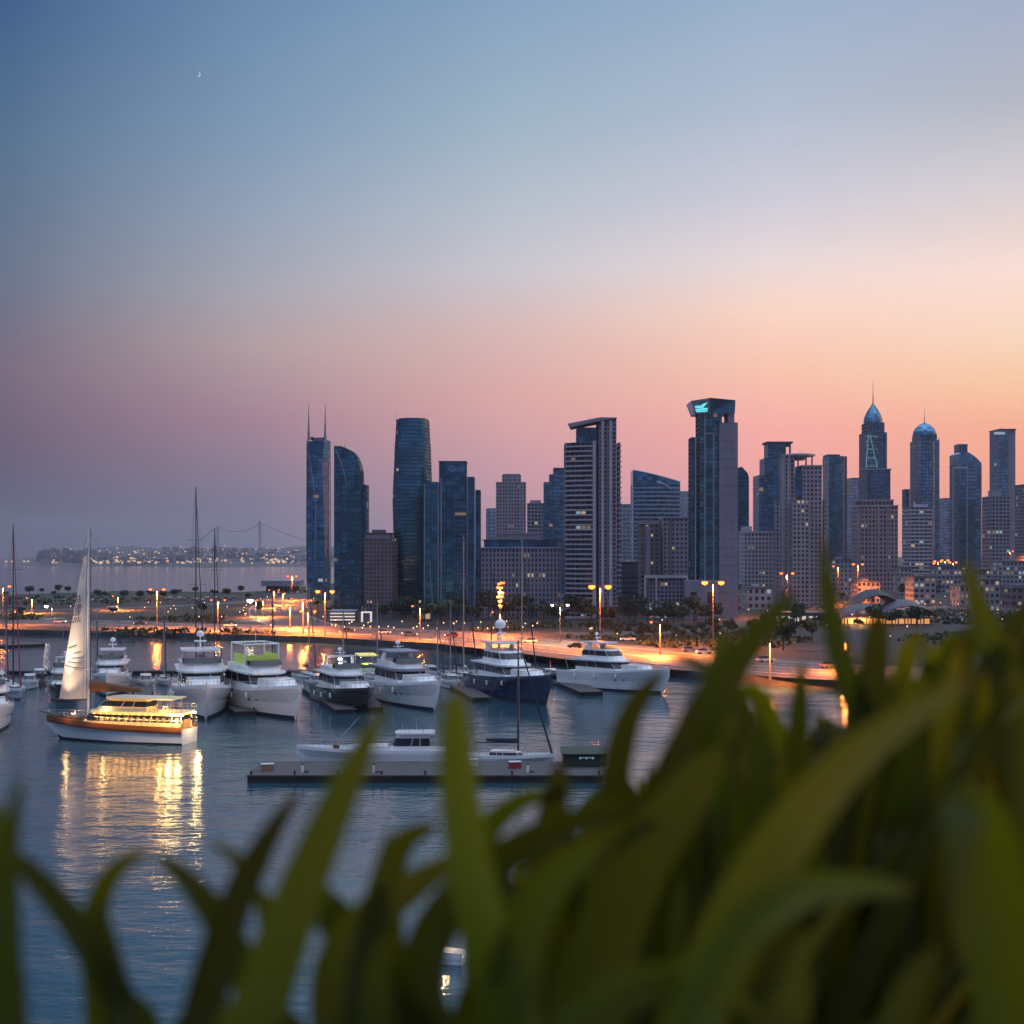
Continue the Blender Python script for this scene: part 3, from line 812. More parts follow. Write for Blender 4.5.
# 12 sail-topped striped office -------------------------------------------
def sail_office():
    s = Site('striped_office_tower', 'blue office tower with white floor stripes and a roof sloping like a sail', 657, 880)
    x0, x1 = s.X(633.5), s.X(681); zl, zr = s.Z(470), s.Z(482)
    c = []
    for i in range(9):
        u = i / 8; c.append((x0 + (x1 - x0) * u, 4 * (1 - math.sin(u * math.pi))))
    c += [(x1, 22), (x0, 22)]
    fp = c
    k = 26; rings = []
    zb = s.Z(484)
    for i in range(k + 1): rings.append([(x, y, zb * i / k) for x, y in fp])
    facade('striped_body', rings, LM('pale_frame', 'deep'), 0.0, 0.32, 0.02, 0.3, 0.0, s.t, 55)
    m = MB(); m.prism(fp, zb + 0.01, lambda p: zl + (zr - zl) * ((p[0] - x0) / (x1 - x0)) ** 1.1)
    m.build('sloping_roof_screen', M['blue'], s.t)
    m = MB(); m.path([(s.X(657), 0.0, s.Z(482)), (s.X(664), -0.1, s.Z(484)), (s.X(671), 0.2, s.Z(489))], 0.5); m.build('swoosh_trim', M['pale_frame'], s.t)
    m = MB(); m.path([(x, y, zl + (zr - zl) * ((x - x0) / (x1 - x0)) ** 1.1 + 0.2) for x, y in fp[:9]], 0.45); m.build('roof_edge', M['pale_frame'], s.t)
sail_office()
s = Site('flat_far_block', 'flat grey block far behind the striped office tower', 684, 1700)
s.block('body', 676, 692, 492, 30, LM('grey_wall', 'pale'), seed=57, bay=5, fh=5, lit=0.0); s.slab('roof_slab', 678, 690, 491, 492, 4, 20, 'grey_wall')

# 13 brown blocks and the market hall -------------------------------------
def brown_terrace():
    s = Site('brown_terrace_block', 'brown and mauve apartment block with two roof heights below the striped office', 664, 640, 'building')
    s.block('left_wing', 637, 659, 524, 16, LM('brick', 'window'), seed=61, bay=2.2, fh=2.1, mu=0.26, lo=0.28, hi=0.2, depth=0.25, lit=0.02)
    s.block('right_wing', 659.3, 692, 518, 16, LM('mauve', 'window'), y0=-1.5, seed=62, bay=1.9, fh=2.1, mu=0.25, lo=0.28, hi=0.2, depth=0.25, lit=0.02)
    s.slab('pilaster', 646, 650, 526, 600, -0.5, -0.02, 'mauve'); s.slab('pilaster', 669, 672, 520, 600, -2.0, -1.52, 'brick'); s.slab('dark_strip', 659.5, 661.5, 520, 600, -1.8, -1.52, 'dark_roof')
    s.slab('roof_slab', 659, 692.4, 517, 518, -1.9, 14.8, 'concrete'); s.slab('roof_slab', 636.6, 659, 523.2, 524, -0.4, 16.3, 'concrete')
    s.slab('rooftop_room', 641, 653, 520, 523.2, 4, 11, 'brick')
brown_terrace()
def lit_hall():
    s = Site('framed_market_hall', 'low hall with a pale frame and scattered lit windows before the brown block', 666, 575, 'building')
    s.block('body', 646, 687, 578, 13, LM('mauve', 'window'), seed=64, bay=1.5, fh=1.7, mu=0.15, lo=0.15, hi=0.15, depth=0.3, lit=0.16)
    s.slab('frame_beam', 644, 688, 575.5, 578, -1.2, 1.0, 'concrete')
    for px in (645, 656, 687): s.fin(px, 578, 616, -0.6, 0.7, 0.6, 'concrete', 'column')
    s.slab('roof_slab', 646, 687, 576, 577.8, 1.2, 13, 'dark_roof')
lit_hall()

# 14 tall teal tower with concrete slab -----------------------------------
def sign_tower():
    s = Site('slab_sided_tower', 'tall teal glass tower with a blank mauve slab and glowing cyan roof sign', 713, 575)
    g = LM('teal_frame', 'teal')
    s.block('glass_shaft', 695.5, 722, 413, 13, g, seed=71, bay=1.7, fh=1.9, mu=0.06, lo=0.14, hi=0.05, depth=0.12, lit=0.012)
    s.block('left_wing', 688.3, 695.4, 437, 10, LM('blue_frame', 'deep'), y0=1.2, seed=72, bay=1.7, fh=1.9, mu=0.06, lo=0.14, hi=0.05, depth=0.12, lit=0.01)
    facade('blank_slab', straight(rect(s.X(718.5), s.X(738) - 0.4, -2.2, 4.0, 2.4), 0, s.Z(423), 3.6), [M['mauve'], M['mauve'], M['mauve'], M['mauve'], M['mauve']], 0.02, 0.025, 0.025, 0.12, 0.0, s.t, 73)
    # crown flares out to the left
    m = MB()
    z0, z1 = s.Z(414), s.Z(400)
    m.add([(s.X(694.5), -1, z0), (s.X(709), -2.4, z0), (s.X(734.5), -0.8, z0), (s.X(734.5), 13, z0), (s.X(695), 13, z0),
           (s.X(690.2), -2.0, z1 - 0.6), (s.X(709), -4.0, z1 + 0.5), (s.X(735), -1.4, z1 - 0.2), (s.X(735), 14, z1 - 0.2), (s.X(690.5), 14, z1 - 0.6)],
          [(0, 1, 6, 5), (1, 2, 7, 6), (2, 3, 8, 7), (3, 4, 9, 8), (4, 0, 5, 9), (5, 6, 7, 8, 9), (4, 3, 2, 1, 0)])
    m.build('flared_crown', M['blue'], s.t)
    s.slab('crown_leg', 724, 734.4, 413.9, 423, -0.6, 10, 'mauve')
    # glowing sign: two bars and a rising wedge, standing 0.3 m off the crown's left face
    a0 = Vector((s.X(690.2), -2.0, z1 - 0.6)); a1 = Vector((s.X(709), -4.0, z1 + 0.5)); b0 = Vector((s.X(694.5), -1, z0)); b1 = Vector((s.X(709), -2.4, z0))
    nrm = (a1 - a0).cross(b0 - a0).normalized()
    if nrm.y > 0: nrm = -nrm
    def P(u, v, o): return (a0 * (1 - u) + a1 * u) * v + (b0 * (1 - u) + b1 * u) * (1 - v) + nrm * o
    m = MB()
    for quad in (((0.14, 0.12), (0.84, 0.12), (0.84, 0.20), (0.14, 0.20)), ((0.12, 0.22), (0.86, 0.24), (0.86, 0.38), (0.12, 0.36)), ((0.14, 0.42), (0.60, 0.40), (0.86, 0.74), (0.56, 0.66), (0.52, 0.58), (0.12, 0.58))):
        k = len(quad)
        m.add([P(u, v, 0.35) for u, v in quad] + [P(u, v, 0.1) for u, v in quad], [tuple(range(k)), tuple(range(2 * k - 1, k - 1, -1))] + [(i, i + k, (i + 1) % k + k, (i + 1) % k) for i in range(k)])
    m.build('glowing_sign', M['cyan'], s.t)
    for px, yt in ((695.4, 438), (704.8, 414), (713.5, 433)): s.fin(px, yt, 612, 0, 0.45, 0.5, 'pale_frame')
    s.slab('setback_frame', 705, 713.5, 433, 434, -0.5, 0.0, 'pale_frame')
    s.block('podium', 683, 719, 580, 8, LM('mauve', 'window'), y0=-8.2, seed=75, bay=8, fh=12, mu=0.3, lo=0.4, hi=0.3, depth=0.3, lit=0.0)
sign_tower()

# 15..17 the blues behind --------------------------------------------------
s = Site('round_topped_slab', 'narrow dark blue slab with a rounded top right of the tall sign tower', 743, 980)
c0, c1 = s.X(738), s.X(749); rings = []
for i in range(31):
    z = s.Z(468) * i / 30; u = max(0, (z - s.Z(478)) / (s.Z(468) - s.Z(478))); r = c1 - (c1 - c0) * 0.55 * u ** 2.2
    rings.append([(c0 + (r - c0) * j / 4, 0, z) for j in range(4)] + [(r, 14 * j / 3, z) for j in range(3)] + [(r - (r - c0) * j / 4, 14, z) for j in range(4)] + [(c0, 14 - 14 * j / 3, z) for j in range(3)])
facade('body', rings, LM('blue_frame', 'deep'), 0.06, 0.1, 0.06, 0.1, 0.005, s.t, 77)
s.slab('roof_slab', 738, 743, 467, 468, 1, 13, 'dark_roof')
s = Site('white_apartment_block', 'pale low apartment block with fine windows between two tall towers', 757, 720, 'building')
s.block('body', 738.5, 776, 533, 18, LM('concrete', 'window'), seed=81, bay=1.9, fh=2.2, mu=0.24, lo=0.28, hi=0.2, depth=0.3, lit=0.03); s.slab('roof_parapet', 738.5, 776, 531, 533, -0.3, 0.4, 'concrete'); s.slab('rooftop_room', 741, 752, 526, 531, 4, 12, 'concrete')
s = Site('stepped_navy_tower', 'dark navy tower rising in steps to a flat overhanging roof', 773, 900)
s.block('body', 753, 795, 475, 22, LM('blue_frame', 'deep'), seed=83, lit=0.004, mu=0.04, lo=0.08, hi=0.05, depth=0.1)
s.block('upper_stage', 759.5, 793, 458, 18, LM('blue_frame', 'deep'), y0=1.5, base=475, seed=84, lit=0, mu=0.04, lo=0.08, hi=0.05, depth=0.1)
s.block('crown', 764, 786, 443, 14, LM('blue_frame', 'deep'), y0=3, base=458, seed=85, lit=0, mu=0.04, lo=0.08, hi=0.05, depth=0.1)
s.slab('crown_frame', 786, 791, 443, 446, 3, 17, 'mauve'); s.slab('crown_post', 789, 791, 446, 458, 3, 16, 'mauve'); s.slab('overhanging_roof', 762, 793, 441.3, 443, 1.5, 18.5, 'dark_roof')

# 18 beige tower with disc crown ------------------------------------------
def disc_tower():
    s = Site('disc_crowned_tower', 'beige gridded tower topped by a flat disc on a slim neck', 805, 690)
    s.block('body', 795, 822, 466, 18, LM('beige', 'window'), seed=91, bay=2.0, fh=2.15, mu=0.24, lo=0.25, hi=0.2, depth=0.4, lit=0.02)
    s.block('left_shaft', 779, 794.8, 455, 14, LM('beige', 'window'), y0=0.6, seed=92, bay=2.4, fh=2.15, mu=0.24, lo=0.2, hi=0.1, depth=0.3, lit=0.01)
    s.block('front_wing', 791, 809, 500, 4, LM('beige', 'window'), y0=-4.2, seed=93, bay=2.0, fh=2.15, mu=0.22, lo=0.25, hi=0.2, depth=0.4, lit=0.03)
    s.block('side_wing', 822.2, 826.5, 500, 12, LM('beige', 'window'), y0=1, seed=94, bay=2.0, fh=2.15, mu=0.22, lo=0.25, hi=0.2, depth=0.4, lit=0.02)
    s.block('left_wing', 774, 779, 502, 12, LM('mauve', 'window'), y0=1, seed=95, bay=2.0, fh=2.15, mu=0.22, lo=0.25, hi=0.2, depth=0.4, lit=0.02)
    m = MB(); R = (s.X(818) - s.X(784)) / 2; cx = s.X(801)
    m.lathe([(R * 0.35, -2.2), (R * 0.55, -0.8), (R, -0.2), (R, 0.6), (R * 0.5, 1.2)], (cx, 7, s.Z(455)), 24); m.build('roof_disc', M['concrete'], s.t, smooth=False)
    for px in (798, 806, 812): s.slab('neck_post', px - 0.8, px + 0.8, 455.5, 466, 6, 7.2, 'mauve')
    s.slab('glass_strip', 795.5, 801, 468, 497, -0.3, -0.02, 'deep'); s.slab('cornice', 794.5, 822.4, 465, 466.6, -0.5, 18.4, 'concrete')
    for px in (783, 788): s.fin(px, 458, 590, 0.6, 0.6, 0.5, 'concrete', 'pilaster')
    s.spire('antenna', 800, 449, 453, 7, 0.15)
disc_tower()

# 19 hazy blue pair --------------------------------------------------------
s = Site('hazy_blue_slab', 'hazy blue slab tower with a notched roof left of the ogee-domed tower', 835, 1250)
s.block('body', 822.5, 844, 456, 26, LM('blue_frame', 'blue'), seed=101, bay=3, fh=3.2, lit=0.003, mu=0.05, lo=0.1, hi=0.06, depth=0.1); s.slab('roof_rib', 844.1, 847, 456, 560, 3, 20, 'blue_frame'); s.slab('roof_slab', 823, 840, 454, 456, 4, 22, 'blue_frame')
s = Site('hazy_low_slab', 'lower hazy blue slab tucked behind the rosy hotel', 854, 1400)
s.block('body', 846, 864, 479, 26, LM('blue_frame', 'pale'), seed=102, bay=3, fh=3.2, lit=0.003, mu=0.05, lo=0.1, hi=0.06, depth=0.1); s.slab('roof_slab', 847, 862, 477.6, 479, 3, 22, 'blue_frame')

# 20 ogee-domed tower ------------------------------------------------------
def ogee_tower():
    s = Site('ogee_domed_tower', 'blue tower crowned by a pointed dome and a tall needle', 873, 1150)
    s.block('lower_block', 861, 890.5, 470, 30, LM('blue_frame', 'deep'), seed=111, bay=3, fh=3, mu=0.05, lo=0.2, hi=0.05, depth=0.2, lit=0.004)
    s.block('shaft', 859, 887, 432, 24, LM('blue_frame', 'teal'), y0=2, seed=112, bay=2.6, fh=2.6, mu=0.1, lo=0.12, hi=0.1, depth=0.15, lit=0.004)
    s.block('upper_stage', 861.5, 884.5, 422, 20, LM('blue_frame', 'teal'), y0=4, base=432, seed=113, bay=2.6, fh=2.6, lit=0)
    R = (s.X(881.5) - s.X(864.5)) / 2; cx = PX(873, s.Y + 14) - s.x; hh = s.Z(404) - s.Z(422)
    prof = [(R, 0), (R * 0.99, hh * 0.16), (R * 0.91, hh * 0.34), (R * 0.74, hh * 0.54), (R * 0.50, hh * 0.74), (R * 0.25, hh * 0.92), (R * 0.10, hh * 1.02), (0.2, hh * 1.1)]
    m = MB(); m.lathe(prof, (cx, 14, s.Z(422)), 16); d = m.build('dome', M['blue'], s.t)
    m = MB()
    for a in range(4):
        t = math.pi / 4 + a * math.pi / 2 + 0.6
        m.path([(cx + (r + 0.2) * math.cos(t), 14 + (r + 0.2) * math.sin(t), s.Z(422) + z) for r, z in prof], 0.55)
    m.build('dome_rib', M['pale_frame'], d)
    s.spire('needle', 873, 379, 403, 14, 0.55, 0.12, 'mauve')
    # pale lattice panel on the shaft
    m = MB()
    Q = lambda px, py: (PX(px, s.Y + 1.7) - s.x, 1.7, s.Z(py))
    for pa, pb in (((868.5, 435), (866, 468)), ((870, 435), (877.5, 468)), ((866, 436), (878, 436)), ((867.5, 449), (873, 449)), ((867, 458), (875, 458)), ((866.3, 466), (877, 466))): m.tube(Q(*pa), Q(*pb), 0.28, n=4)
    for i in range(8):
        for j in range(6):
            if (i * 7 + j * 5) % 3: m.tube(Q(866 + j * 2.2, 437 + i * 3.8), Q(867 + j * 2.2, 438.2 + i * 3.8), 0.16, n=4)
    m.build('lattice_screen', M['lattice'], s.t)
    s.fin(885, 434, 470, 2, 1.2, 0.6, 'blue_frame'); s.slab('roof_slab', 860, 891.5, 468.6, 470, -0.5, 1.9, 'mauve')
ogee_tower()

# 21 rosy hotel ------------------------------------------------------------
s = Site('rosy_stone_hotel', 'broad rosy stone hotel with balcony rows below the ogee-domed tower', 875, 950, 'building')
s.block('body', 851.5, 898, 506, 26, LM('rosy', 'window'), seed=121, bay=2.6, fh=3.0, mu=0.2, lo=0.3, hi=0.12, depth=0.6, lit=0.03)
s.block('upper_stage', 855, 893.5, 501, 22, LM('rosy', 'window'), y0=2, base=506, seed=122, bay=2.6, fh=3, lit=0.01); s.slab('roof_slab', 854, 894, 499.4, 501, 1.5, 23, 'rosy'); s.slab('cornice', 851, 898.5, 505, 506.4, -0.6, 1.9, 'concrete')
for px in (858, 868, 878, 888): s.fin(px, 506, 573, 0, 0.8, 0.7, 'rosy', 'pier')

# 22 round-domed tower -----------------------------------------------------
def dome_tower():
    s = Site('round_domed_tower', 'blue tower with a rounded pointed dome and bright right edge', 925, 1200)
    s.block('shaft', 910, 939.5, 440, 26, LM('blue_frame', 'blue'), seed=131, bay=2.8, fh=2.9, mu=0.06, lo=0.14, hi=0.06, depth=0.15, lit=0.004)
    s.block('collar', 912, 937, 434, 22, LM('blue_frame', 'deep'), y0=2, base=440, seed=132, lit=0, mu=0.06, lo=0.14, hi=0.06, depth=0.1)
    R = (s.X(936.5) - s.X(912.5)) / 2; hh = s.Z(421.5) - s.Z(434)
    m = MB(); m.lathe([(R, 0), (R * 0.93, hh * 0.3), (R * 0.76, hh * 0.58), (R * 0.5, hh * 0.8), (R * 0.22, hh * 0.95), (0.3, hh * 1.02)], (PX(924.5, s.Y + 13) - s.x, 13, s.Z(434)), 18); m.build('dome', M['blue'], s.t)
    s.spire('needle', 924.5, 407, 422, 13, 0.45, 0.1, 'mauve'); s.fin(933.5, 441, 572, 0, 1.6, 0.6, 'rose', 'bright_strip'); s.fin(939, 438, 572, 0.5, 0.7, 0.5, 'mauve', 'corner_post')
    s.block('left_wing', 902, 909.8, 489, 20, LM('blue_frame', 'deep'), y0=2, seed=133, bay=2.8, fh=2.9, lit=0.004, mu=0.06, lo=0.1, hi=0.06, depth=0.15)
dome_tower()
s = Site('white_banded_block', 'white banded block standing before the round-domed tower', 917, 1000, 'building')
s.block('body', 902, 932.5, 507, 22, LM('concrete', 'window'), seed=135, bay=3.2, fh=2.7, mu=0.04, lo=0.42, hi=0.05, depth=0.4, lit=0.05); s.slab('rooftop_room', 913, 928, 504, 507, 4, 14, 'concrete')
s = Site('narrow_far_slab', 'narrow hazy slab in the gap between the two domed and curved towers', 944, 1500)
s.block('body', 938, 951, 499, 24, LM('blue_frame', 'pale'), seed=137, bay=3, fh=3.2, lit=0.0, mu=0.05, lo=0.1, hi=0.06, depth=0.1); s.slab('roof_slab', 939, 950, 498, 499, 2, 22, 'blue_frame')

# 24 curved-roof tower -----------------------------------------------------
def curved_roof_tower():
    s = Site('curved_roof_tower', 'blue tower with a roof curving down and a square knob on top', 965, 1100)
    x0, x1, dp = s.span(949.5, 981.5, 0, 24)
    s.block('shaft', 949.5, 981.5, 464, 24, LM('blue_frame', 'blue'), seed=141, bay=2.7, fh=2.8, mu=0.05, lo=0.16, hi=0.05, depth=0.15, lit=0.004)
    fp = rect(x0, x1, 0, dp, 2.2)
    def zz(p):
        u = (p[0] - x0) / (x1 - x0); return s.Z(451) + (s.Z(463) - s.Z(451)) * max(0, (u - 0.2) / 0.8) ** 1.7 - (s.Z(451) - s.Z(454)) * max(0, (0.2 - u) / 0.2)
    m = MB(); m.prism(fp, s.Z(464) + 0.01, zz); m.build('curved_roof', M['blue'], s.t)
    s.slab('roof_knob', 954, 967.5, 444.5, 452, 5, 17, 'deep'); s.slab('knob_cap', 954, 968, 443.5, 444.5, 4.6, 17.4, 'mauve')
    m = MB(); m.path([(s.X(953), -0.2, s.Z(571)), (s.X(953), -0.2, s.Z(468)), (s.X(967), -0.2, s.Z(468)), (s.X(967), -0.2, s.Z(571))], 0.45); m.build('frame_trim', M['pale_frame'], s.t)
    s.spire('antenna', 957, 441, 443.5, 8, 0.2); s.fin(981, 466, 572, 0, 0.8, 0.5, 'mauve', 'corner_post')
curved_roof_tower()

# 25 right edge ------------------------------------------------------------
s = Site('plain_tall_slab', 'tall plain blue slab with a bright slot under its roof at the right', 1002, 1300)
s.block('shaft', 989.5, 1008, 430, 26, LM('blue_frame', 'blue'), seed=151, bay=3, fh=3, mu=0.04, lo=0.08, hi=0.05, depth=0.1, lit=0.002); m = MB(); m.box(s.X(1008.1), s.X(1016), 1.5, 24, 0, s.Z(430)); m.build('blank_side', M['mauve'], s.t)
s.slab('roof_slab', 989, 1016.3, 428.8, 430, -0.6, 26.5, 'dark_roof'); s.slab('lit_slot', 994, 1005, 432, 434.4, -0.25, -0.02, 'cool_lit'); s.spire('antenna', 1002, 425, 429, 8, 0.3)
s = Site('grey_front_block', 'grey mid-height block standing before the plain tall slab', 996, 1050, 'building')
s.block('body', 982, 1010, 496, 22, LM('grey_wall', 'window'), seed=153, bay=2.6, fh=2.8, lit=0.03); s.slab('rooftop_room', 988, 1001, 490, 496, 4, 15, 'grey_wall')
s = Site('edge_tower', 'dark mauve tower cut off by the right edge of the view', 1025, 1150)
s.block('body', 1015, 1040, 485, 24, LM('mauve', 'window'), seed=155, bay=2.6, fh=2.8, lit=0.01); s.slab('roof_slab', 1014.6, 1040.4, 484, 485, -0.4, 24.4, 'dark_roof')

# ------------------------------------------------------------------ low city on the right
LOWS = [(700, 742, 585, 640, 'mauve', 'low mauve office at the foot of the tall sign tower'), (742, 772, 588, 660, 'concrete', 'low white shop block under the pale apartment block'),
        (826, 852, 560, 860, 'grey_wall', 'low grey block between the disc tower and the rosy hotel'), (893, 912, 568, 830, 'beige', 'low beige block at the foot of the white banded block'),
        (930, 962, 566, 900, 'mauve', 'low mauve block below the curved-roof tower'), (962, 990, 570, 860, 'brick', 'low brown block with lit rooms below the curved-roof tower'),
        (990, 1030, 562, 920, 'grey_wall', 'low grey block below the plain tall slab'), (800, 826, 578, 760, 'rosy', 'low rosy block at the foot of the disc tower'),
        (850, 880, 582, 740, 'mauve', 'low flat mauve block in front of the rosy hotel'), (950, 985, 586, 700, 'beige', 'low beige block behind the tented pavilion'),
        (905, 936, 577, 720, 'grey_wall', 'low grey block just right of the tented pavilion roofs'), (968, 1000, 580, 640, 'mauve', 'low mauve block rising behind the right end leaves'), (1000, 1040, 588, 690, 'brick', 'low brown block by the right edge behind the leaves')]
for i, (a, b, yt, Y, w, lab) in enumerate(LOWS):
    s = Site('low_building', lab, (a + b) / 2, Y, 'building', 'low buildings at the foot of the skyline')
    s.block('body', a, b, yt, 16, LM(w, 'window'), seed=200 + i, bay=2.6, fh=2.9, mu=0.2, lo=0.25, hi=0.2, depth=0.3, lit=0.22)
    s.slab('roof_slab', a - 0.4, b + 0.4, yt - 0.8, yt, -0.4, 16.4, 'dark_roof')
    s.slab('rooftop_room', a + (b - a) * 0.3, a + (b - a) * 0.6, yt - 3, yt - 0.8, 5, 11, w)

# tented pavilion on the right quay
def pavilion():
    s = Site('tented_pavilion', 'orange lit pavilion under swooping pale tent roofs behind the leaves', 860, 520, 'pavilion')
    def shell(xa, xb, y_lo, y_hi, d0, d1, name='tent_roof', mm='tent'):
        rings = []
        for i in range(9):
            v = i / 8; y = d0 + (d1 - d0) * v
            ring = []
            for j in range(13):
                u = j / 12; px = xa + (xb - xa) * u
                h = math.sin(u * math.pi) ** 0.7 * (1 - 0.35 * (2 * v - 1) ** 2)
                ring.append((s.X(px), y, s.Z(y_lo) + (s.Z(y_hi) - s.Z(y_lo)) * h))
            rings.append(ring)
        top = MB(); top.loft(rings, closed=False, caps=False)
        low = [[(x, y, z - 0.25) for x, y, z in r] for r in rings]
        top.loft([list(reversed(r)) for r in low], closed=False, caps=False)
        n0 = 13
        return top.build(name, M[mm], s.t, smooth=True)
    shell(838, 892, 618, 604, -6, 14); shell(880, 936, 616, 600, -2, 18); shell(862, 906, 606, 590, 6, 26, 'dark_roof_shell', 'dark_roof')
    m = MB(); m.box(s.X(842), s.X(932), 2, 16, 0, s.Z(618)); m.build('back_hall', M['brick'], s.t)
    for k in range(14):
        px = 843 + k * 6.4
        m = MB(); m.box(s.X(px), s.X(px + 4.6), 1.6, 1.98, 0.5, s.Z(619)); m.build('lit_window', M['shop_lit'], s.t)
    for k in range(8):
        px = 842 + k * 12.6
        m = MB(); m.tube((s.X(px), -4, 0), (s.X(px), -4, s.Z(616)), 0.22, n=6); m.build('column', M['lamp_pole'], s.t)
    l = bpy.data.lights.new('pavilion_light', 'POINT'); l.energy = 9000; l.color = (1, 0.5, 0.16); l.shadow_soft_size = 1.0
    lo = bpy.data.objects.new('pavilion_light', l); COL.objects.link(lo); lo.parent = s.t; lo.location = (0, -1.5, 3.5)
pavilion()
def long_canopy():
    s = Site('long_canopy', 'long low shelter with a pale flat roof on the right quay', 800, 520, 'shelter')
    s.slab('roof', 770, 838, 612, 614, -4, 10, 'tent')
    for px in (773, 789, 805, 821, 836): s.fin(px, 614, 630, -3, 0.4, 0.4, 'lamp_pole', 'post')
    s.slab('back_wall', 772, 836, 614.2, 627, 6, 6.5, 'mauve')
    for k in range(9): s.slab('lit_panel', 774 + k * 7, 778 + k * 7, 617, 622, 5.7, 5.97, 'white_lit')
long_canopy()
def lit_steps():
    s = Site('striped_lit_pavilion', 'low building striped with glowing white floors beside the curved road', 343, 545, 'building')
    s.block('body', 329, 357, 612, 12, LM('dark_roof', 'window'), seed=231, bay=3, fh=2.2, lit=0.0)
    for k in range(4): s.slab('lit_band', 330, 355, 612.8 + k * 3.2, 614.0 + k * 3.2, -0.5, -0.02, 'white_lit')
    s.slab('roof_slab', 328.5, 358, 610.8, 612, -0.8, 12.6, 'grey_wall')
    s = Site('glowing_portal', 'square portal outlined in white lights right of the striped pavilion', 366, 545, 'portal')
    s.slab('post', 361, 363, 613, 622, -1, 1, 'white_lit'); s.slab('post', 370, 372, 613, 622, -1, 1, 'white_lit'); s.slab('beam', 361, 372, 611.6, 612.9, -1, 1, 'white_lit')
lit_steps()
s = Site('flat_roofed_terminal', 'flat roofed low terminal on the headland by the sea', 283, 930, 'building')
s.block('body', 266, 300, 586, 14, LM('brick', 'window'), seed=241, bay=3, fh=3.4, lit=0.05); s.slab('roof', 261, 304, 580.5, 586, -4, 18, 'grey_wall')
s = Site('kiosk', 'small low kiosk with blue lit top between the teal towers', 424, 555, 'kiosk')
s.block('body', 412, 432, 612, 8, LM('brick', 'window'), seed=243, bay=2.5, fh=2.5, lit=0.1); s.slab('lit_fascia', 417, 427, 609, 612, -0.3, 3, 'deep')

# ------------------------------------------------------------------ trees
def leaf_cloud(m, c, rx, rz, n, s, r, mi=0):
    for _ in range(n):
        while True:
            p = Vector((r.uniform(-1, 1), r.uniform(-1, 1), r.uniform(-1, 1)))
            if 0.25 < p.length < 1: break
        q = Vector((c[0] + p.x * rx, c[1] + p.y * rx, c[2] + p.z * rz))
        d = Vector((r.uniform(-1, 1), r.uniform(-1, 1), r.uniform(-0.3, 1))).normalized()
        u = d.orthogonal().normalized() * s * r.uniform(0.6, 1.3); w = d.cross(u)
        m.add([q - u - w * 0.6, q + u - w * 0.6, q + u * 0.6 + w, q - u * 0.6 + w], [(0, 1, 2, 3)], mi)
def make_tree(seed, h, spread):
    r = random.Random(seed)
    t = thing('round_tree', 'tree', 'tree')
    m = MB(); m.tube((0, 0, 0), (0.1, 0, h * 0.5), h * 0.035, h * 0.022)
    for k in range(5):
        a = k * 1.256 + r.uniform(-0.3, 0.3); m.tube((0.1, 0, h * 0.42), (math.cos(a) * spread * 0.5, math.sin(a) * spread * 0.5, h * 0.72), h * 0.016, h * 0.006, 5)
    m.build('trunk', M['bark'], t)
    m = MB()
    for k in range(11):
        a = r.uniform(0, 6.28); d = spread * r.uniform(0.1, 0.7)
        leaf_cloud(m, (math.cos(a) * d, math.sin(a) * d, h * r.uniform(0.5, 0.86)), spread * 0.42, h * 0.15, 70, 0.34, r)
    m.build('crown', M['leafdark'], t)
    return t
def make_palm(seed, h, leafm='leafdark'):
    r = random.Random(seed)
    t = thing('palm_tree', 'palm', 'palm')
    m = MB(); m.path([(0, 0, 0), (0.15, 0, h * 0.35), (0.1, 0.05, h * 0.7), (0, 0, h)], 0.22, 7); m.build('trunk', M['bark'], t)
    m = MB()
    for k in range(17):
        a = k * 2.399; el = r.uniform(-0.1, 1.15); L = r.uniform(2.4, 3.4); p = Vector((0, 0, h)); pts = [p.copy()]
        for j in range(6):
            e = el - j * 0.30; p = p + Vector((math.cos(a) * math.cos(e), math.sin(a) * math.cos(e), math.sin(e))) * L / 6; pts.append(p.copy())
        side = Vector((-math.sin(a), math.cos(a), 0))
        for j in range(6):
            w0 = 0.42 * (1 - abs(j - 2) / 6); w1 = 0.42 * (1 - abs(j + 1 - 2) / 6) if j < 5 else 0.05
            dz = Vector((0, 0, -0.22))
            m.add([pts[j], pts[j + 1], pts[j + 1] + side * w1 + dz, pts[j] + side * w0 + dz, pts[j + 1] - side * w1 + dz, pts[j] - side * w0 + dz], [(0, 1, 2, 3), (1, 0, 5, 4)])
    m.build('crown', M[leafm], t)
    return t
trees = [make_tree(1, 7.5, 4.0), make_tree(2, 6.0, 3.6), make_tree(3, 8.5, 3.8)]
palms = [make_palm(4, 7.5), make_palm(5, 9.0)]
used = set()
def put(proto, px, py, label, group, rz=None, scale=1.0):
    x, y = gp(px, py)
    rz = (px * 7.3) % 6.28 if rz is None else rz
    if proto.name not in used:
        used.add(proto.name); proto.location = (x, y, GZ); proto.rotation_euler = (0, 0, rz); proto.scale = (scale,) * 3; proto['label'] = label; proto['group'] = group
        return proto
    return copy_thing(proto, (x, y, GZ), rz, label, group, scale)
r = random.Random(9)
G = 'dark trees along the foot of the towers'
for i in range(36):
    px = 384 + i * 9.4 + r.uniform(-3, 3)
    put(trees[i % 3], px, 618 + r.uniform(0, 7) + max(0, (px - 560) * 0.02), 'small dark tree in the planted belt at the foot of the towers', G, scale=r.uniform(0.8, 1.5))
G = 'trees on the headland turf'
for i in range(24):
    px = 6 + i * 11 + r.uniform(-4, 4)
    put(trees[i % 3], px, r.choice((594, 596, 598, 600, 615)), 'small dark tree scattered on the headland turf across the water', G, scale=r.uniform(0.5, 0.9))
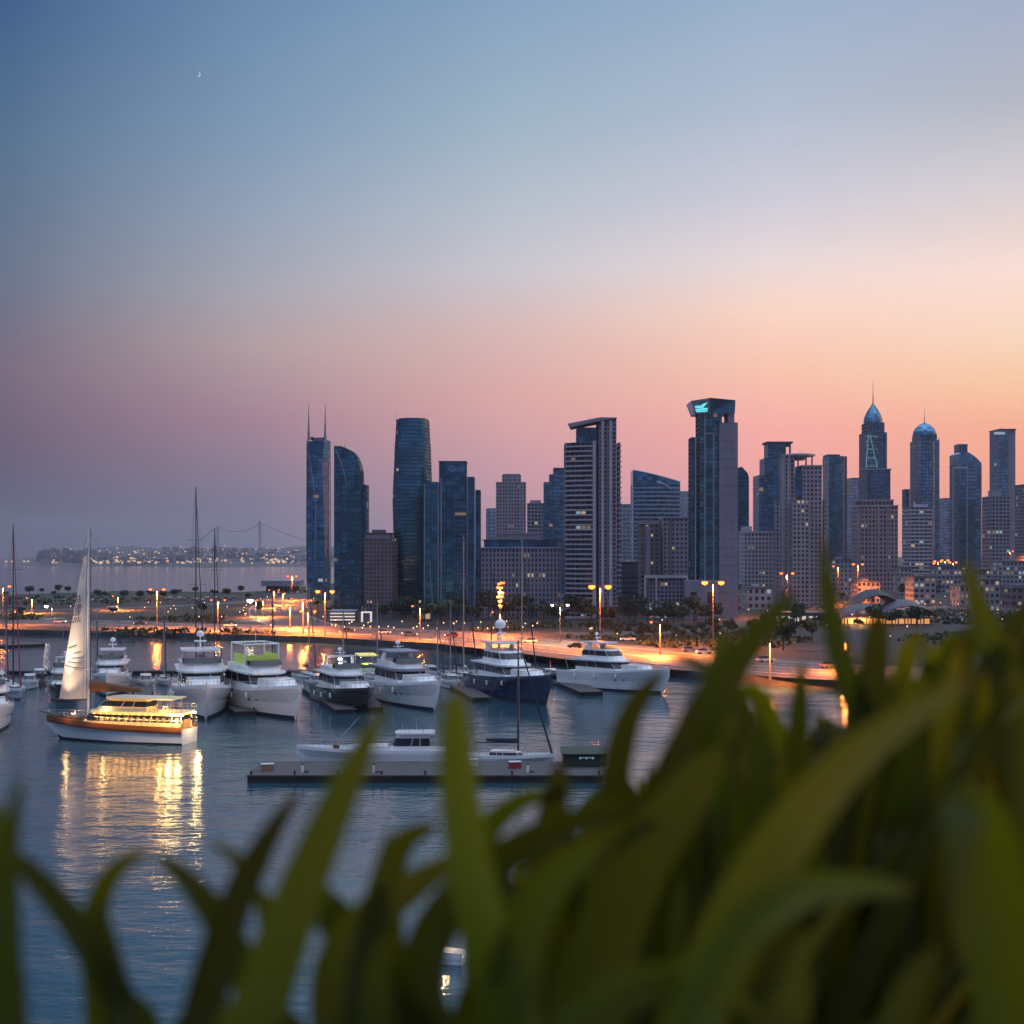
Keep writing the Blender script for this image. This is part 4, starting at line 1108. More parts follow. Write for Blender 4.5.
b = MB(); r2 = random.Random(31); road_pts = [p for Q in (road_q, road_c, road_b, road_s) for p in Q]
n_c = 0
while n_c < 1500:
    px = r2.uniform(-30, 1060); py = r2.choice((r2.uniform(592, 622), r2.uniform(612, 640), r2.uniform(630, 668)))
    x, y = gp(px, py)
    if math.sin(x * 0.045) + math.sin(y * 0.03 + x * 0.013) < 0.15: continue
    if min((p.x - x) ** 2 + (p.y - y) ** 2 for p in road_pts) < 24 ** 2: continue
    if px < 560 and py > 634: continue
    leaf_cloud(b, (x, y, GZ + 0.5), r2.uniform(1.2, 3.0), r2.uniform(0.4, 1.0), 9, 0.6, r2); n_c += 1
struct(b.build('shrub_beds', M['leafdark']), 'stuff')
for px, py, sc_, lab in ((783, 650, 1.25, 'large round tree standing alone by the quay road before the long shelter'), (812, 642, 1.0, 'smaller round tree right of the large round tree by the shelter'), (757, 640, 0.9, 'round tree left of the long shelter roof')):
    put(trees[0], px, py, lab, 'trees on the right quay', scale=sc_)
G2 = 'trees behind the tented pavilion'
for i in range(26):
    put(trees[i % 3], 742 + i * 11.5 + r.uniform(-5, 5), r.choice((600, 604, 603, 628)), 'small dark tree among the low buildings and car park behind the tented pavilion', G2, scale=r.uniform(0.6, 1.2))
for i in range(30):
    put(trees[i % 3], 590 + i * 5.2 + r.uniform(-3, 3), r.uniform(630, 640), 'low dark street tree on the open ground between the towers and the quay road', 'street trees between towers and quay road', scale=r.uniform(0.35, 0.7))
for px, py, lab in ((432, 626, 'palm at the foot of the stepped teal tower'), (447, 628, 'palm with thin crown left of the orange lit palm'), (540, 628, 'palm before the gridded hotel entrance'), (655, 628, 'palm before the framed market hall'), (694, 636, 'palm by the foot of the tall sign tower'), (318, 622, 'palm inside the bend of the curved road')):
    put(palms[px % 2], px, py, lab, 'palms along the quay')

# ------------------------------------------------------------------ lamps
def light(parent, loc, energy, color, size=0.4, spot=False):
    l = bpy.data.lights.new('lamp_light', 'SPOT' if spot else 'POINT'); l.energy = energy * (4.4 if spot and energy > 8000 and color == SOD else 1); l.color = color; l.shadow_soft_size = size
    if spot: l.spot_size = rad(174); l.spot_blend = 0.85
    o = bpy.data.objects.new('lamp_light', l); COL.objects.link(o); o.parent = parent; o.location = loc
    return o
SOD = (1.0, 0.235, 0.035)
def lamp(px, py, base, label, arms=2, e=26000, m='sodium', col=SOD, group='street lamps along the quay roads', size=1.0):
    size *= 1.2
    x, y = gp(px, base); h = PZ(py, y) - GZ
    t = thing('street_lamp', label, 'street lamp', (x, y, GZ), 0.0, group)
    b = MB(); b.tube((0, 0, 0), (0, 0, 1.0), 0.28, 0.24, 8); b.tube((0, 0, 1.0), (0, 0, h), 0.18, 0.11, 8); b.build('pole', M['lamp_pole'], t)
    for k in range(arms):
        sx = (1 if k else -1)
        b = MB(); b.path([(0, 0, h - 0.5), (sx * 0.8, 0, h + 0.1), (sx * 1.9, 0, h + 0.2)], 0.07); b.build('arm', M['lamp_pole'], t)
        b = MB(); b.prism([(sx * 1.7, -0.25), (sx * 3.0, -0.2), (sx * 3.0, 0.2), (sx * 1.7, 0.25)] if sx > 0 else [(-3.0, -0.2), (-1.7, -0.25), (-1.7, 0.25), (-3.0, 0.2)], h + 0.12, h + 0.34)
        hd = b.build('lamp_head', M['lamp_pole'], t)
        b = MB(); b.lathe([(0.1, -0.55 * size), (0.42 * size, -0.35 * size), (0.5 * size, -0.1), (0.3 * size, 0.0)], (sx * 2.35, 0, h + 0.1), 10); b.build('bulb', M[m], hd, smooth=True)
    light(t, (0, -0.6, h - 0.9), e, col, 0.5, True)
    return t
lamp(3, 586, 626, 'tall street lamp at the left edge of the view beside a mast')
lamp(157, 589, 629, 'twin street lamp standing alone on the left quay road', e=60000)
lamp(218, 600, 630, 'street lamp on the left quay road between the tall masts', e=30000, size=0.6)  # unseen lamp added to light this stretch of road orange
lamp(303, 600, 634, 'tall street lamp left of the pair at the road bend', e=42000)
lamp(308, 611, 630, 'shorter street lamp in the cluster at the road bend', e=26000)
lamp(325, 591, 636, 'bright street lamp right of the cluster at the road bend', e=42000, size=1.3, m='sodium_bright')
lamp(292, 576, 600, 'far street lamp at the head of the curved road', e=40000)
lamp(274, 590, 608, 'far street lamp along the inside of the curved road', e=30000, size=0.6)
lamp(263, 600, 617, 'street lamp on the outer side of the curved road bend', arms=1, e=34000, size=0.6)  # lamp added so the curved road glows orange
lamp(290, 606, 628, 'street lamp where the curved road leaves the quay road', arms=1, e=34000, size=0.6)  # also added, for the orange glow around the bend
lamp(283, 592, 605, 'street lamp on the inner side of the curved road straight', arms=1, e=34000, size=0.6)  # added to carry the road's glow further up
lamp(32, 598, 613, 'street lamp on the headland road near the left edge', arms=1, e=34000, size=0.6)  # lamp added for an orange wash on the headland
lamp(118, 596, 610, 'street lamp on the headland road right of the white sail', arms=1, e=34000, size=0.6)  # added for more orange wash along this road
lamp(420, 606, 640, 'low street lamp before the bulging glass tower', arms=1, e=20000, size=0.6)  # unseen lamp, added for orange light on the asphalt
lamp(560, 605, 642, 'slim pale street lamp between hotel and banded tower', e=12000, m='halo', col=(1, 0.8, 0.45), size=0.7)
lamp(600, 586, 648, 'bright orange twin lamp before the banded tower', e=44000, size=1.6, m='sodium_bright')
lamp(713, 582, 648, 'bright orange twin lamp before the tall sign tower', e=36000, size=1.5, m='sodium_bright')
lamp(787, 573, 618, 'orange lamp before the disc crowned tower', e=45000, size=1.1)
lamp(838, 566, 606, 'orange lamp left of the rosy hotel', arms=1, e=40000, size=1.1)
lamp(858, 564, 604, 'orange lamp in front of the rosy hotel', e=45000, size=1.2)
for px, py, base, lab in ((931, 563, 585, 'leftmost lamp of the orange cluster below the domed tower'), (938, 561, 588, 'second lamp from the left in the orange cluster below the domed tower'), (945, 560, 586, 'third lamp from the left in the orange cluster below the domed tower'), (953, 562, 588, 'rightmost lamp of the orange cluster below the domed tower')):
    lamp(px, py, base, lab, e=40000, size=1.7, group='cluster of orange lamps below the domed tower')
for px, py, base, lab in ((998, 552, 582, 'orange lamp before the grey block near the right edge'), (1010, 551, 584, 'orange lamp near the right edge, middle one of three'), (1020, 551, 580, 'orange lamp closest to the right edge of the view')):
    lamp(px, py, base, lab, e=30000, size=1.2)
lamp(256, 600, 620, 'white floodlight lamp by the curved road', arms=1, e=9000, m='halo', col=(1, 0.9, 0.75), size=2.0)
lamp(52, 606, 618, 'small white lamp left of the white sail', arms=1, e=4000, m='halo', col=(1, 0.9, 0.7), size=1.2)
lamp(660, 622, 655, 'short lamp on the quay behind the white motor yacht', arms=1, e=30000, size=0.6)  # short lamps from here down are added to light the quay road
lamp(770, 640, 680, 'short quay lamp under the large round tree', arms=1, e=26000, size=0.6)
lamp(845, 640, 672, 'short quay lamp before the tented pavilion', arms=1, e=26000, size=0.6)
lamp(500, 612, 645, 'short lamp on the quay behind the navy yacht', arms=1, e=26000, size=0.6)

def bollard(px, py, first=[None]):
    x, y = gp(px, py)
    lab = 'low glowing bollard light in the row along the promenade and road bends'
    if first[0] is None:
        t = thing('bollard_light', lab, 'bollard light', (x, y, GZ), 0, 'bollard lights along the promenade'); first[0] = t
        b = MB(); b.tube((0, 0, 0), (0, 0, 0.9), 0.12, 0.1, 8); b.build('post', M['lamp_pole'], t)
        b = MB(); b.lathe([(0.1, 0), (0.2, 0.1), (0.2, 0.35), (0.08, 0.45)], (0, 0, 0.9), 8); b.build('lamp_head', M['bollard'], t)
    else: copy_thing(first[0], (x, y, GZ))
r = random.Random(21)
for i in range(0, len(road_c) - 1, 3):
    q = road_c[i]; d = (road_c[i + 1] - q).normalized()
    for sg in (-1, 1):
        p = q + Vector((-d.y, d.x)) * 14.5 * sg; py = HY + (H - GZ) * F / p.y; bollard(512 + p.x * F / p.y, py)
for i in range(60): bollard(r.uniform(560, 1020), r.uniform(596, 640))
for i in range(30): bollard(r.uniform(330, 560), r.uniform(624, 632))
for i in range(24): bollard(r.uniform(60, 280), r.uniform(600, 620))

# lamp mast with glowing globes added to imitate its orange flare
def flare_lamp():
    x, y = gp(500, 634); h = PZ(583, y) - GZ
    t = thing('globe_lamp', 'ornate lamp hung with a cluster of glowing orange globes before the gridded hotel', 'street lamp', (x, y, GZ))
    b = MB(); b.tube((0, 0, 0), (0, 0, h), 0.24, 0.14, 8); b.build('pole', M['lamp_pole'], t)
    r = random.Random(6)
    for k in range(24):
        a = k * 2.4; z = h - 0.2 - (k // 4) * 1.5 + r.uniform(-0.3, 0.3); q = (1.3 - 0.14 * (k // 3)) * r.uniform(0.5, 1.1)
        p = (math.cos(a) * q, math.sin(a) * q, z)
        b = MB(); b.path([(0, 0, z - 0.5), (p[0] * 0.6, p[1] * 0.6, z - 0.45), (p[0], p[1], z - 0.3)], 0.05); br = b.build('bracket', M['lamp_pole'], t)
        b = MB(); R_ = r.uniform(0.26, 0.48); b.lathe([(R_ * 0.4, -R_ * 0.9), (R_, 0), (R_ * 0.7, R_ * 0.75), (R_ * 0.1, R_)], p, 10); b.build('globe', M['sodium_globe'], br, smooth=True)
    light(t, (0, -2.4, h - 1.5), 40000, SOD, 0.6, True)
flare_lamp()

# ------------------------------------------------------------------ cars
def make_car(paint, on=True):
    t = thing('parked_car', 'car', 'car')
    b = MB()
    prof = [(-2.2, 0.35), (2.2, 0.35), (2.2, 0.75), (1.9, 0.9), (1.1, 0.98), (-2.0, 1.0), (-2.2, 0.8)]
    b.loft([[(x, s, z) for x, z in prof] for s in (-0.9, 0.9)]); b.build('body', paint, t)
    b = MB(); b.prism([(-1.7, -0.8), (1.0, -0.8), (1.0, 0.8), (-1.7, 0.8)], 0.985, 1.48, top=[(-1.3, -0.66), (0.35, -0.66), (0.35, 0.66), (-1.3, 0.66)]); b.build('cabin', M['smoked'], t)
    for x in (-1.35, 1.35):
        for s in (-0.82, 0.82):
            b = MB(); b.tube((x, s - 0.12, 0.33), (x, s + 0.12, 0.33), 0.33, n=10); b.build('wheel', M['rubber'], t)
    for s in (-0.6, 0.6):
        b = MB(); b.box(2.2, 2.26, s - 0.2, s + 0.2, 0.58, 0.76); b.build('headlight', M['head'] if on else M['gel'], t)
        b = MB(); b.box(-2.26, -2.2, s - 0.2, s + 0.2, 0.62, 0.8); b.build('taillight', M['tail'] if on else M['red_paint'], t)
    return t
carp = {'white': mat('white_car_paint', (0.7, 0.7, 0.72), 0.3, coat=0.5), 'grey': mat('grey_car_paint', (0.16, 0.16, 0.18), 0.3, coat=0.5), 'dark': mat('dark_car_paint', (0.03, 0.03, 0.04), 0.3, coat=0.5), 'red': mat('red_car_paint', (0.22, 0.03, 0.03), 0.3, coat=0.5), 'blue': mat('blue_car_paint', (0.08, 0.14, 0.28), 0.3, coat=0.5)}
cars = {k: make_car(v) for k, v in carp.items()}
CARS = [(410, 636, 'grey', 0.1, 'grey car driving in front of the bulging glass tower'), (384, 634, 'white', 0.1, 'white car driving ahead of the brown apartment block'), (348, 632, 'dark', 0.1, 'dark car on the quay road below the striped lit pavilion'), (452, 637, 'red', 3.2, 'red car on the quay road left of the orange lit palm'),
        (530, 643, 'white', 3.0, 'white car on the road below the gridded hotel'), (575, 648, 'dark', 2.9, 'dark car on the road just left of the bright twin lamp'), (628, 641, 'white', 2.9, 'white car parked right of the bright twin lamp'), (690, 652, 'blue', 0.2, 'blue car parked on the quay below the sign tower'), (704, 654, 'white', 0.2, 'white car parked just right of the blue car'),
        (765, 662, 'white', 0.3, 'white car on the right quay road below the round tree'), (830, 668, 'grey', 0.3, 'grey car on the right quay road before the pavilion'), (60, 623, 'white', 0.1, 'white car on the road just left of the white sail'), (140, 625, 'dark', 3.2, 'dark car on the road near the lone twin lamp'), (230, 627, 'white', 0.1, 'white car on the road between the two tall masts'),
        (279, 610, 'white', 1.9, 'white car in the bend of the curved road'), (290, 600, 'grey', 2.2, 'grey car on the far straight of the curved road'), (112, 608, 'white', 0.1, 'white car on the headland road beyond the sail'), (200, 604, 'red', 0.1, 'red car on the headland road near the far tall mast')]
for px, py, k, rz, lab in CARS: put(cars[k], px, py, lab, 'cars on the quay roads', rz)
r = random.Random(12)
ks = list(cars)
parked = {k: make_car(v, False) for k, v in carp.items()}
for i in range(64):
    row = i % 4; px = 846 + (i // 4) * 11.5 + r.uniform(-2, 2); py = 606 + row * 4.6
    if r.random() < 0.15: continue
    put(parked[ks[r.randrange(5)]], px, py, 'small car parked in the packed car park beyond the tented pavilion', 'cars packed in the car park', 1.57 + r.uniform(-0.1, 0.1))
for i in range(40):
    px = 60 + i * 4.6; py = 599.5 + (i % 2) * 2.0
    if r.random() < 0.25: continue
    put(parked[ks[r.randrange(5)]], px, py - px * 0.006, 'small car parked in the rows on the headland by the sea', 'cars parked on the headland', 1.57 + r.uniform(-0.1, 0.1))

# ------------------------------------------------------------------ boats
def hull_sections(L, B, h0, h1, bowrake=0.07, flare=0.35, n=26, tr=0.92):
    secs = []
    for i in range(n + 1):
        t = i / n
        x = -L / 2 + L * t
        full = tr + (1 - tr) * min(1, t / 0.4)
        bd = B / 2 * (full if t < 0.45 else full * max(0.004, 1 - ((t - 0.45) / 0.55) ** 2.3))
        tw = t / (1 - bowrake)
        bw = B / 2 * 0.9 * (full if tw < 0.35 else full * max(0.0, 1 - ((tw - 0.35) / 0.65) ** 1.7)) if tw < 1 else 0.0
        h = h0 + (h1 - h0) * t ** 1.9
        keel = -1.0 if tw < 1 else (tw - 1) / (1 / (1 - bowrake) - 1) * h * 0.72 - 0.02
        wz = 0.0 if tw < 1 else keel + 0.02
        secs.append((x, bd, bw, h, keel, wz))
    return secs
def yacht_hull(t, L, B, h0, h1, hull, bowrake=0.07, boot=True, deckm='deck', smooth=True):
    S = hull_sections(L, B, h0, h1, bowrake)
    m = MB(); rings = []
    for x, bd, bw, h, kz, wz in S:
        a = bw * 0.62 + bd * 0.38
        half = [(x, 0, kz), (x, bw * 0.8, kz * 0.5 + wz * 0.5), (x, bw, wz), (x, bw + (bd - bw) * 0.10, wz + (h - wz) * 0.12), (x, a, wz + (h - wz) * 0.55), (x, bd, h), (x, bd, h + 0.45), (x, max(0, bd - 0.12), h + 0.45), (x, max(0, bd - 0.12), h)]
        ring = half + [(p[0], -p[1], p[2]) for p in reversed(half[1:])]
        rings.append(ring)
    n = len(rings[0])
    vs = [p for rr in rings for p in rr]; fs = []; mi = []
    for k in range(len(rings) - 1):
        for i in range(n - 1):
            fs.append((k * n + i, k * n + i + 1, (k + 1) * n + i + 1, (k + 1) * n + i)); ii = i if i < n / 2 else n - 1 - i
            mi.append(1 if boot and S[k][0] < L * 0.42 and (i <= 2 or i >= n - 3) else 0)
        fs.append((k * n + n - 1, k * n, (k + 1) * n, (k + 1) * n + n - 1)); mi.append(1 if boot else 0)
    b = len(m.v); m.v += vs; m.f += [tuple(q) for q in fs]; m.m += mi
    m.f.append(tuple(range(n))); m.m.append(0)
    hull_o = m.build('hull', [hull, M['boot']], t)
    me = hull_o.data
    d = MB()
    top = [(x, max(0.0, bd - 0.1), h + 0.03) for x, bd, bw, h, kz, wz in S]
    k = len(top)
    d.add(top + [(x, -y, z) for x, y, z in top], [(i + k, i + 1 + k, i + 1, i) for i in range(k - 1)])
    d.build('deck', M[deckm], t)
    return S
def cabin_ring(x0, x1, w, z, nose=0.35, n=7):
    """plan of a deckhouse: square stern, rounded front"""
    L = x1 - x0; pts = [(x0, -w, z)]
    for i in range(n + 1):
        a = -math.pi / 2 + math.pi * i / n
        pts.append((x1 - L * nose + L * nose * math.cos(a) ** 0.8 if abs(math.cos(a)) > 1e-6 else x1 - L * nose, w * math.copysign(abs(math.sin(a)) ** 0.7, math.sin(a)), z))
    pts.append((x0, w, z))
    return pts
def lerp3(a, b, u): return tuple(p + (q - p) * u for p, q in zip(a, b))
def deckhouse(t, x0, x1, w, z0, z1, rake_f, rake_b, nose, m, name='cabin', band=(0.42, 0.86), wm='smoked', tuck=0.12, n=7, bandfrom=0):
    lo = cabin_ring(x0, x1, w, z0, nose, n); hi = cabin_ring(x0 + rake_b, x1 - rake_f, w - tuck * (z1 - z0), z1, nose, n)
    b = MB(); b.loft([lo, hi]); c = b.build(name, m, t)
    if band:
        A = [lerp3(p, q, band[0]) for p, q in zip(lo, hi)]; Bq = [lerp3(p, q, band[1]) for p, q in zip(lo, hi)]
        cx = sum(p[0] for p in A) / len(A)
        def push(r_):
            return [(p[0] + 0.03 * (1 if p[0] > cx else -1), p[1] * 1.012, p[2]) for p in r_]
        b = MB(); b.loft([push(A), push(Bq)], caps=False)
        # posts break the band into panes
        Ap, Bp = push(A), push(Bq)
        for i in range(2, len(Ap) - 2, 3):
            b.tube(Ap[i], Bp[i], 0.045, n=4, mi=1)
        for sgn in (0, -1):
            p0, p1 = (Ap[0], Ap[1]) if sgn == 0 else (Ap[-1], Ap[-2]); q0, q1 = (Bp[0], Bp[1]) if sgn == 0 else (Bp[-1], Bp[-2])
            for u in (0.38, 0.7): b.tube(lerp3(p0, p1, u), lerp3(q0, q1, u), 0.05, n=4, mi=1)
        b.build('window_band', [M[wm], m], t)
    return lo, hi
def rail(t, S, frm, to, hgt=0.95, mm='steel'):
    b = MB()
    sel = [s for s in S if frm <= s[0] <= to]
    for sg in (-1, 1):
        top = [(x, sg * max(0.02, bd - 0.2), h + 0.4 + hgt) for x, bd, bw, h, kz, wz in sel]
        b.path(top, 0.035, 4); b.path([(p[0], p[1], p[2] - hgt * 0.45) for p in top], 0.02, 4)
        for p in top: b.tube(p, (p[0], p[1], p[2] - hgt), 0.028, n=4)
    b.build('railing', M[mm], t)
def flat_slab(t, x0, x1, w, z, th, nose, m, name, z_end=None):
    b = MB(); a = cabin_ring(x0, x1, w, z, nose); c = [(p[0], p[1], p[2] + th) for p in a]; b.loft([a, c]); return b.build(name, m, t)
def radar(t, x, z, mm=None, dome=0.6, mast=1.6):
    b = MB(); b.tube((x, 0, z), (x - 0.3, 0, z + mast), 0.16, 0.09); b.tube((x - 0.1, -0.9, z + mast * 0.6), (x - 0.1, 0.9, z + mast * 0.6), 0.06, n=5); b.build('mast', M['gel'], t)
    b = MB(); b.box(x + 0.1, x + 0.35, -0.9, 0.9, z + mast * 0.62, z + mast * 0.72); b.build('radar_bar', M['gel'], t)
    b = MB(); b.lathe([(0.1, 0), (dome * 0.8, 0.1), (dome, dome * 0.7), (dome * 0.75, dome * 1.3), (dome * 0.25, dome * 1.6)], (x - 0.3, 0, z + mast), 14); b.build('radome', M['gel'], t, smooth=True)
    b = MB(); b.tube((x - 0.6, 0.6, z), (x - 1.0, 0.6, z + mast + 2.4), 0.03, 0.012, 4); b.build('whip_antenna', M['gel'], t)
def portholes(t, S, xs, frac=0.62):
    for x in xs:
        q = min(S, key=lambda k: abs(k[0] - x)); 
        for sg in (-1, 1):
            b = MB(); y = (q[2] * 0.55 + q[1] * 0.45) * 1.0 + 0.03; z = q[3] * frac
            b.tube((x, sg * (y - 0.15), z), (x, sg * (y + 0.06), z), 0.22, n=10); b.build('porthole', M['smoked'], t)
def fenders(t, S, xs, side):
    for x in xs:
        q = min(S, key=lambda k: abs(k[0] - x)); b = MB(); y = side * (q[1] + 0.18)
        b.lathe([(0.05, 0), (0.2, 0.15), (0.2, 0.8), (0.05, 0.95)], (x, y, q[3] - 1.3), 8); b.build('fender', M['gel'], t)

def place(name, label, cat, bow, phi, L, group, scale=1.0, bowrake=0.07):
    """bow: pixel of the bow where it meets the water; phi: heading, 0 = straight at us, + = towards the right"""
    x, y = gp(bow[0], bow[1], 0)
    hd = Vector((math.sin(rad(phi)), -math.cos(rad(phi))))
    half = (L / 2 - bowrake * L) * scale
    c = Vector((x, y)) - hd * half
    return thing(name, label, cat, (c.x, c.y, 0), math.atan2(hd.y, hd.x), group, scale)

GY = 'motor yachts moored along the finger piers'
def motor_yacht(label, bow, phi, L=30, B=7.6, hull='gel', decks=2, scale=1.0, h0=2.7, h1=4.7, fly='coaming', wb='smoked', name='motor_yacht', cab='gel', arch=True, dome=0.6, roof='gel', hardtop=True, mast=1.6):
    t = place(name, label, 'yacht', bow, phi, L, GY, scale)
    S = yacht_hull(t, L, B, h0, h1, M[hull]); k = L / 30.0
    z0 = h0 + (h1 - h0) * 0.28
    portholes(t, S, [L * 0.08, L * 0.15, L * 0.22])
    fenders(t, S, [-L * 0.3, -L * 0.1, L * 0.1], -1 if phi > 0 else 1)
    rail(t, S, -L * 0.02, L * 0.5)
    deckhouse(t, 3.2 * k, 11.2 * k, B * 0.30, h0 + 0.7, h1 + 0.55, 2.2 * k, 0, 0.6, M[cab], 'coachroof', band=None)
    deckhouse(t, -9.5 * k, 6.6 * k, B * 0.40, h0, h0 + 3.05, 4.4 * k, -0.2, 0.34, M[cab], 'saloon', band=(0.52, 0.93), wm=wb)
    zt = h0 + 3.05
    flat_slab(t, -12.0 * k, 2.9 * k, B * 0.43, zt, 0.28, 0.32, M[roof], 'boat_deck')
    zt += 0.28
    if decks >= 2:
        if fly == 'coaming':
            deckhouse(t, -8.5 * k, 1.6 * k, B * 0.36, zt, zt + 1.05, 0.6 * k, 0, 0.34, M[cab], 'flybridge_coaming', band=None, tuck=-0.08)
            deckhouse(t, -1.0 * k, 1.5 * k, B * 0.33, zt + 1.0, zt + 1.75, 0.9 * k, 0.3, 0.6, M['smoked'], 'windscreen', band=None)
            b = MB(); b.box(-4.0 * k, -2.6 * k, -0.5, 0.5, zt + 1.0, zt + 1.9); b.box(-2.4 * k, -1.6 * k, -1.4, 1.4, zt + 0.9, zt + 1.6); b.build('helm_seat', M['deck'], t)
        else:
            deckhouse(t, -8.0 * k, 1.8 * k, B * 0.35, zt, zt + 2.5, 2.2 * k, 0.3, 0.34, M[cab], 'wheelhouse', band=(0.40, 0.85), wm=wb)
            zt += 1.3
        zh = zt + 2.5
        if arch:
            for sg in (-1, 1):
                b = MB(); b.add([(-7.4 * k, sg * B * 0.34, zt + 0.9), (-5.6 * k, sg * B * 0.34, zt + 0.9), (-5.2 * k, sg * B * 0.31, zh), (-6.4 * k, sg * B * 0.31, zh), (-7.4 * k, sg * (B * 0.34 - 0.25), zt + 0.9), (-5.6 * k, sg * (B * 0.34 - 0.25), zt + 0.9), (-5.2 * k, sg * (B * 0.31 - 0.25), zh), (-6.4 * k, sg * (B * 0.31 - 0.25), zh)],
                                [(0, 1, 2, 3), (7, 6, 5, 4), (0, 4, 5, 1), (1, 5, 6, 2), (2, 6, 7, 3), (3, 7, 4, 0)]); b.build('arch_leg', M[cab], t)
            if hardtop and arch: flat_slab(t, -8.6 * k, -0.8 * k, B * 0.34, zh, 0.25, 0.3, M[roof], 'hardtop')
            elif arch: flat_slab(t, -6.8 * k, -5.0 * k, B * 0.32, zh, 0.25, 0.15, M[cab], 'radar_arch')
            if arch: radar(t, -5.6 * k, zh + 0.25, dome=dome, mast=mast)
    b = MB(); b.box(-L / 2 - 1.6, -L / 2 + 0.1, -B * 0.40, B * 0.40, 0.5, 0.72); b.build('swim_platform', M['teak'], t)
    b = MB(); b.tube((L * 0.5 - 0.4, 0, h1 + 0.45), (L * 0.5 - 1.6, 0, h1 + 0.55), 0.12); b.build('anchor_roller', M['steel'], t)
    b = MB(); b.tube((-L / 2 + 0.3, 0, h0 + 0.4), (-L / 2 - 0.6, 0, h0 + 3.0), 0.035, n=5); b.build('flagstaff', M['steel'], t)
    return t, S, zt

motor_yacht('white flybridge yacht, bow towards us, just right of the golden boat', (206, 720), 15, L=29, B=8.6, scale=1.27, mast=1.7)
tB, SB, zB = motor_yacht('large white yacht with glowing green upper deck under a square arch', (296, 720), 29, L=33, B=8.4, scale=1.18, h0=2.9, h1=5.0, arch=False)
def green_deck(t, z, B, k):
    b = MB(); b.box(-7 * k, -1 * k, -B * 0.28, B * 0.28, z + 1.06, z + 1.12); b.build('lit_deck', M['green_lit'], t)
    for sg in (-1, 1):
        b = MB(); b.box(-7 * k, -0.8 * k, sg * B * 0.30 - 0.05, sg * B * 0.30 + 0.05, z + 1.06, z + 2.6); b.build('lit_screen', M['green_lit'], t)
    b = MB(); b.box(-0.85 * k, -0.72 * k, -B * 0.29, B * 0.29, z + 1.06, z + 2.5); b.build('lit_screen', M['green_lit'], t)
    b = MB()
    for sg in (-1, 1):
        b.path([(-1.2 * k, sg * B * 0.33, z + 0.9), (-1.2 * k, sg * B * 0.33, z + 4.2), (-7.5 * k, sg * B * 0.33, z + 4.2), (-7.5 * k, sg * B * 0.33, z + 0.9)], 0.13, 6)
    b.tube((-1.2 * k, -B * 0.33, z + 4.2), (-1.2 * k, B * 0.33, z + 4.2), 0.13); b.tube((-7.5 * k, -B * 0.33, z + 4.2), (-7.5 * k, B * 0.33, z + 4.2), 0.13)
    b.build('square_arch', M['gel'], t)
    b = MB(); b.tube((-4 * k, 0, z + 4.2), (-4 * k, 0, z + 6.4), 0.06, 0.02); b.build('whip_antenna', M['gel'], t)
green_deck(tB, zB, 8.4, 1.1)
tC, SC_, zC = motor_yacht('black hulled yacht with white cabin between two white yachts', (366, 713), 22, L=27, B=7.8, scale=1.1, hull='black_hull', h0=2.4, h1=4.0, hardtop=False, mast=0.8, dome=0.4)
motor_yacht('white sport yacht with long dark side window and no tall mast', (435, 711), 24, L=29, B=8.0, scale=1.15, h0=2.7, h1=4.7, mast=0.9, dome=0.45, roof='grey_wall')
motor_yacht('navy hulled yacht with white upper decks and a big round radome', (546, 705), 24, L=34, B=8.4, scale=1.04, hull='navy', h0=3.2, h1=5.4, fly='wheelhouse', dome=1.15, mast=2.6)
motor_yacht('broad white yacht with two dark window bands moored beside the quay road', (662, 694), 44, L=32, B=8.2, scale=0.92, h0=3.6, h1=5.6, fly='wheelhouse', dome=0.5, mast=1.4)
motor_yacht('white yacht cut off by the left edge of the view', (-6, 734), 24, L=28, B=8.2)
motor_yacht('white flybridge yacht half hidden behind the white sail', (107, 697), 12, L=27, B=7.8, mast=1.4)
motor_yacht('small dark cabin yacht behind the foot of the white sail, far left', (56, 702), 10, L=20, B=5.6, hull='black_hull', h0=2.0, h1=3.2, hardtop=False, mast=0.6, dome=0.3)

light(tC, (-5.0, 0, zC + 2.2), 420, (1.0, 0.85, 0.62), 0.3)
b = MB(); b.lathe([(0.1, 0), (0.32, 0.12), (0.32, 0.3), (0.1, 0.42)], (-5.0, 0, zC + 1.9), 10); b.build('deck_lamp', M['halo'], tC)
# lit yellow canopy boat in the gap
t = place('canopy_boat', 'small boat under a glowing yellow-green canopy between two yachts', 'boat', (372, 680), 15, 16, None, 1.0)
S = yacht_hull(t, 16, 5, 1.4, 2.2, M['gel'])
b = MB(); b.box(-5, 3, -2.2, 2.2, 5.2, 5.45); b.build('canopy', M['yel_lit'], t)
for x in (-4.8, 2.8):
    for sg in (-2, 2):
        b = MB(); b.tube((x, sg, 1.5), (x, sg, 5.2), 0.08); b.build('post', M['steel'], t)
deckhouse(t, -3, 2.5, 1.8, 1.5, 3.2, 0.8, 0, 0.3, M['green_lit'], 'cabin', band=(0.5, 0.9))
light(t, (-1, 0, 4.6), 500, (0.9, 0.9, 0.25), 0.3)

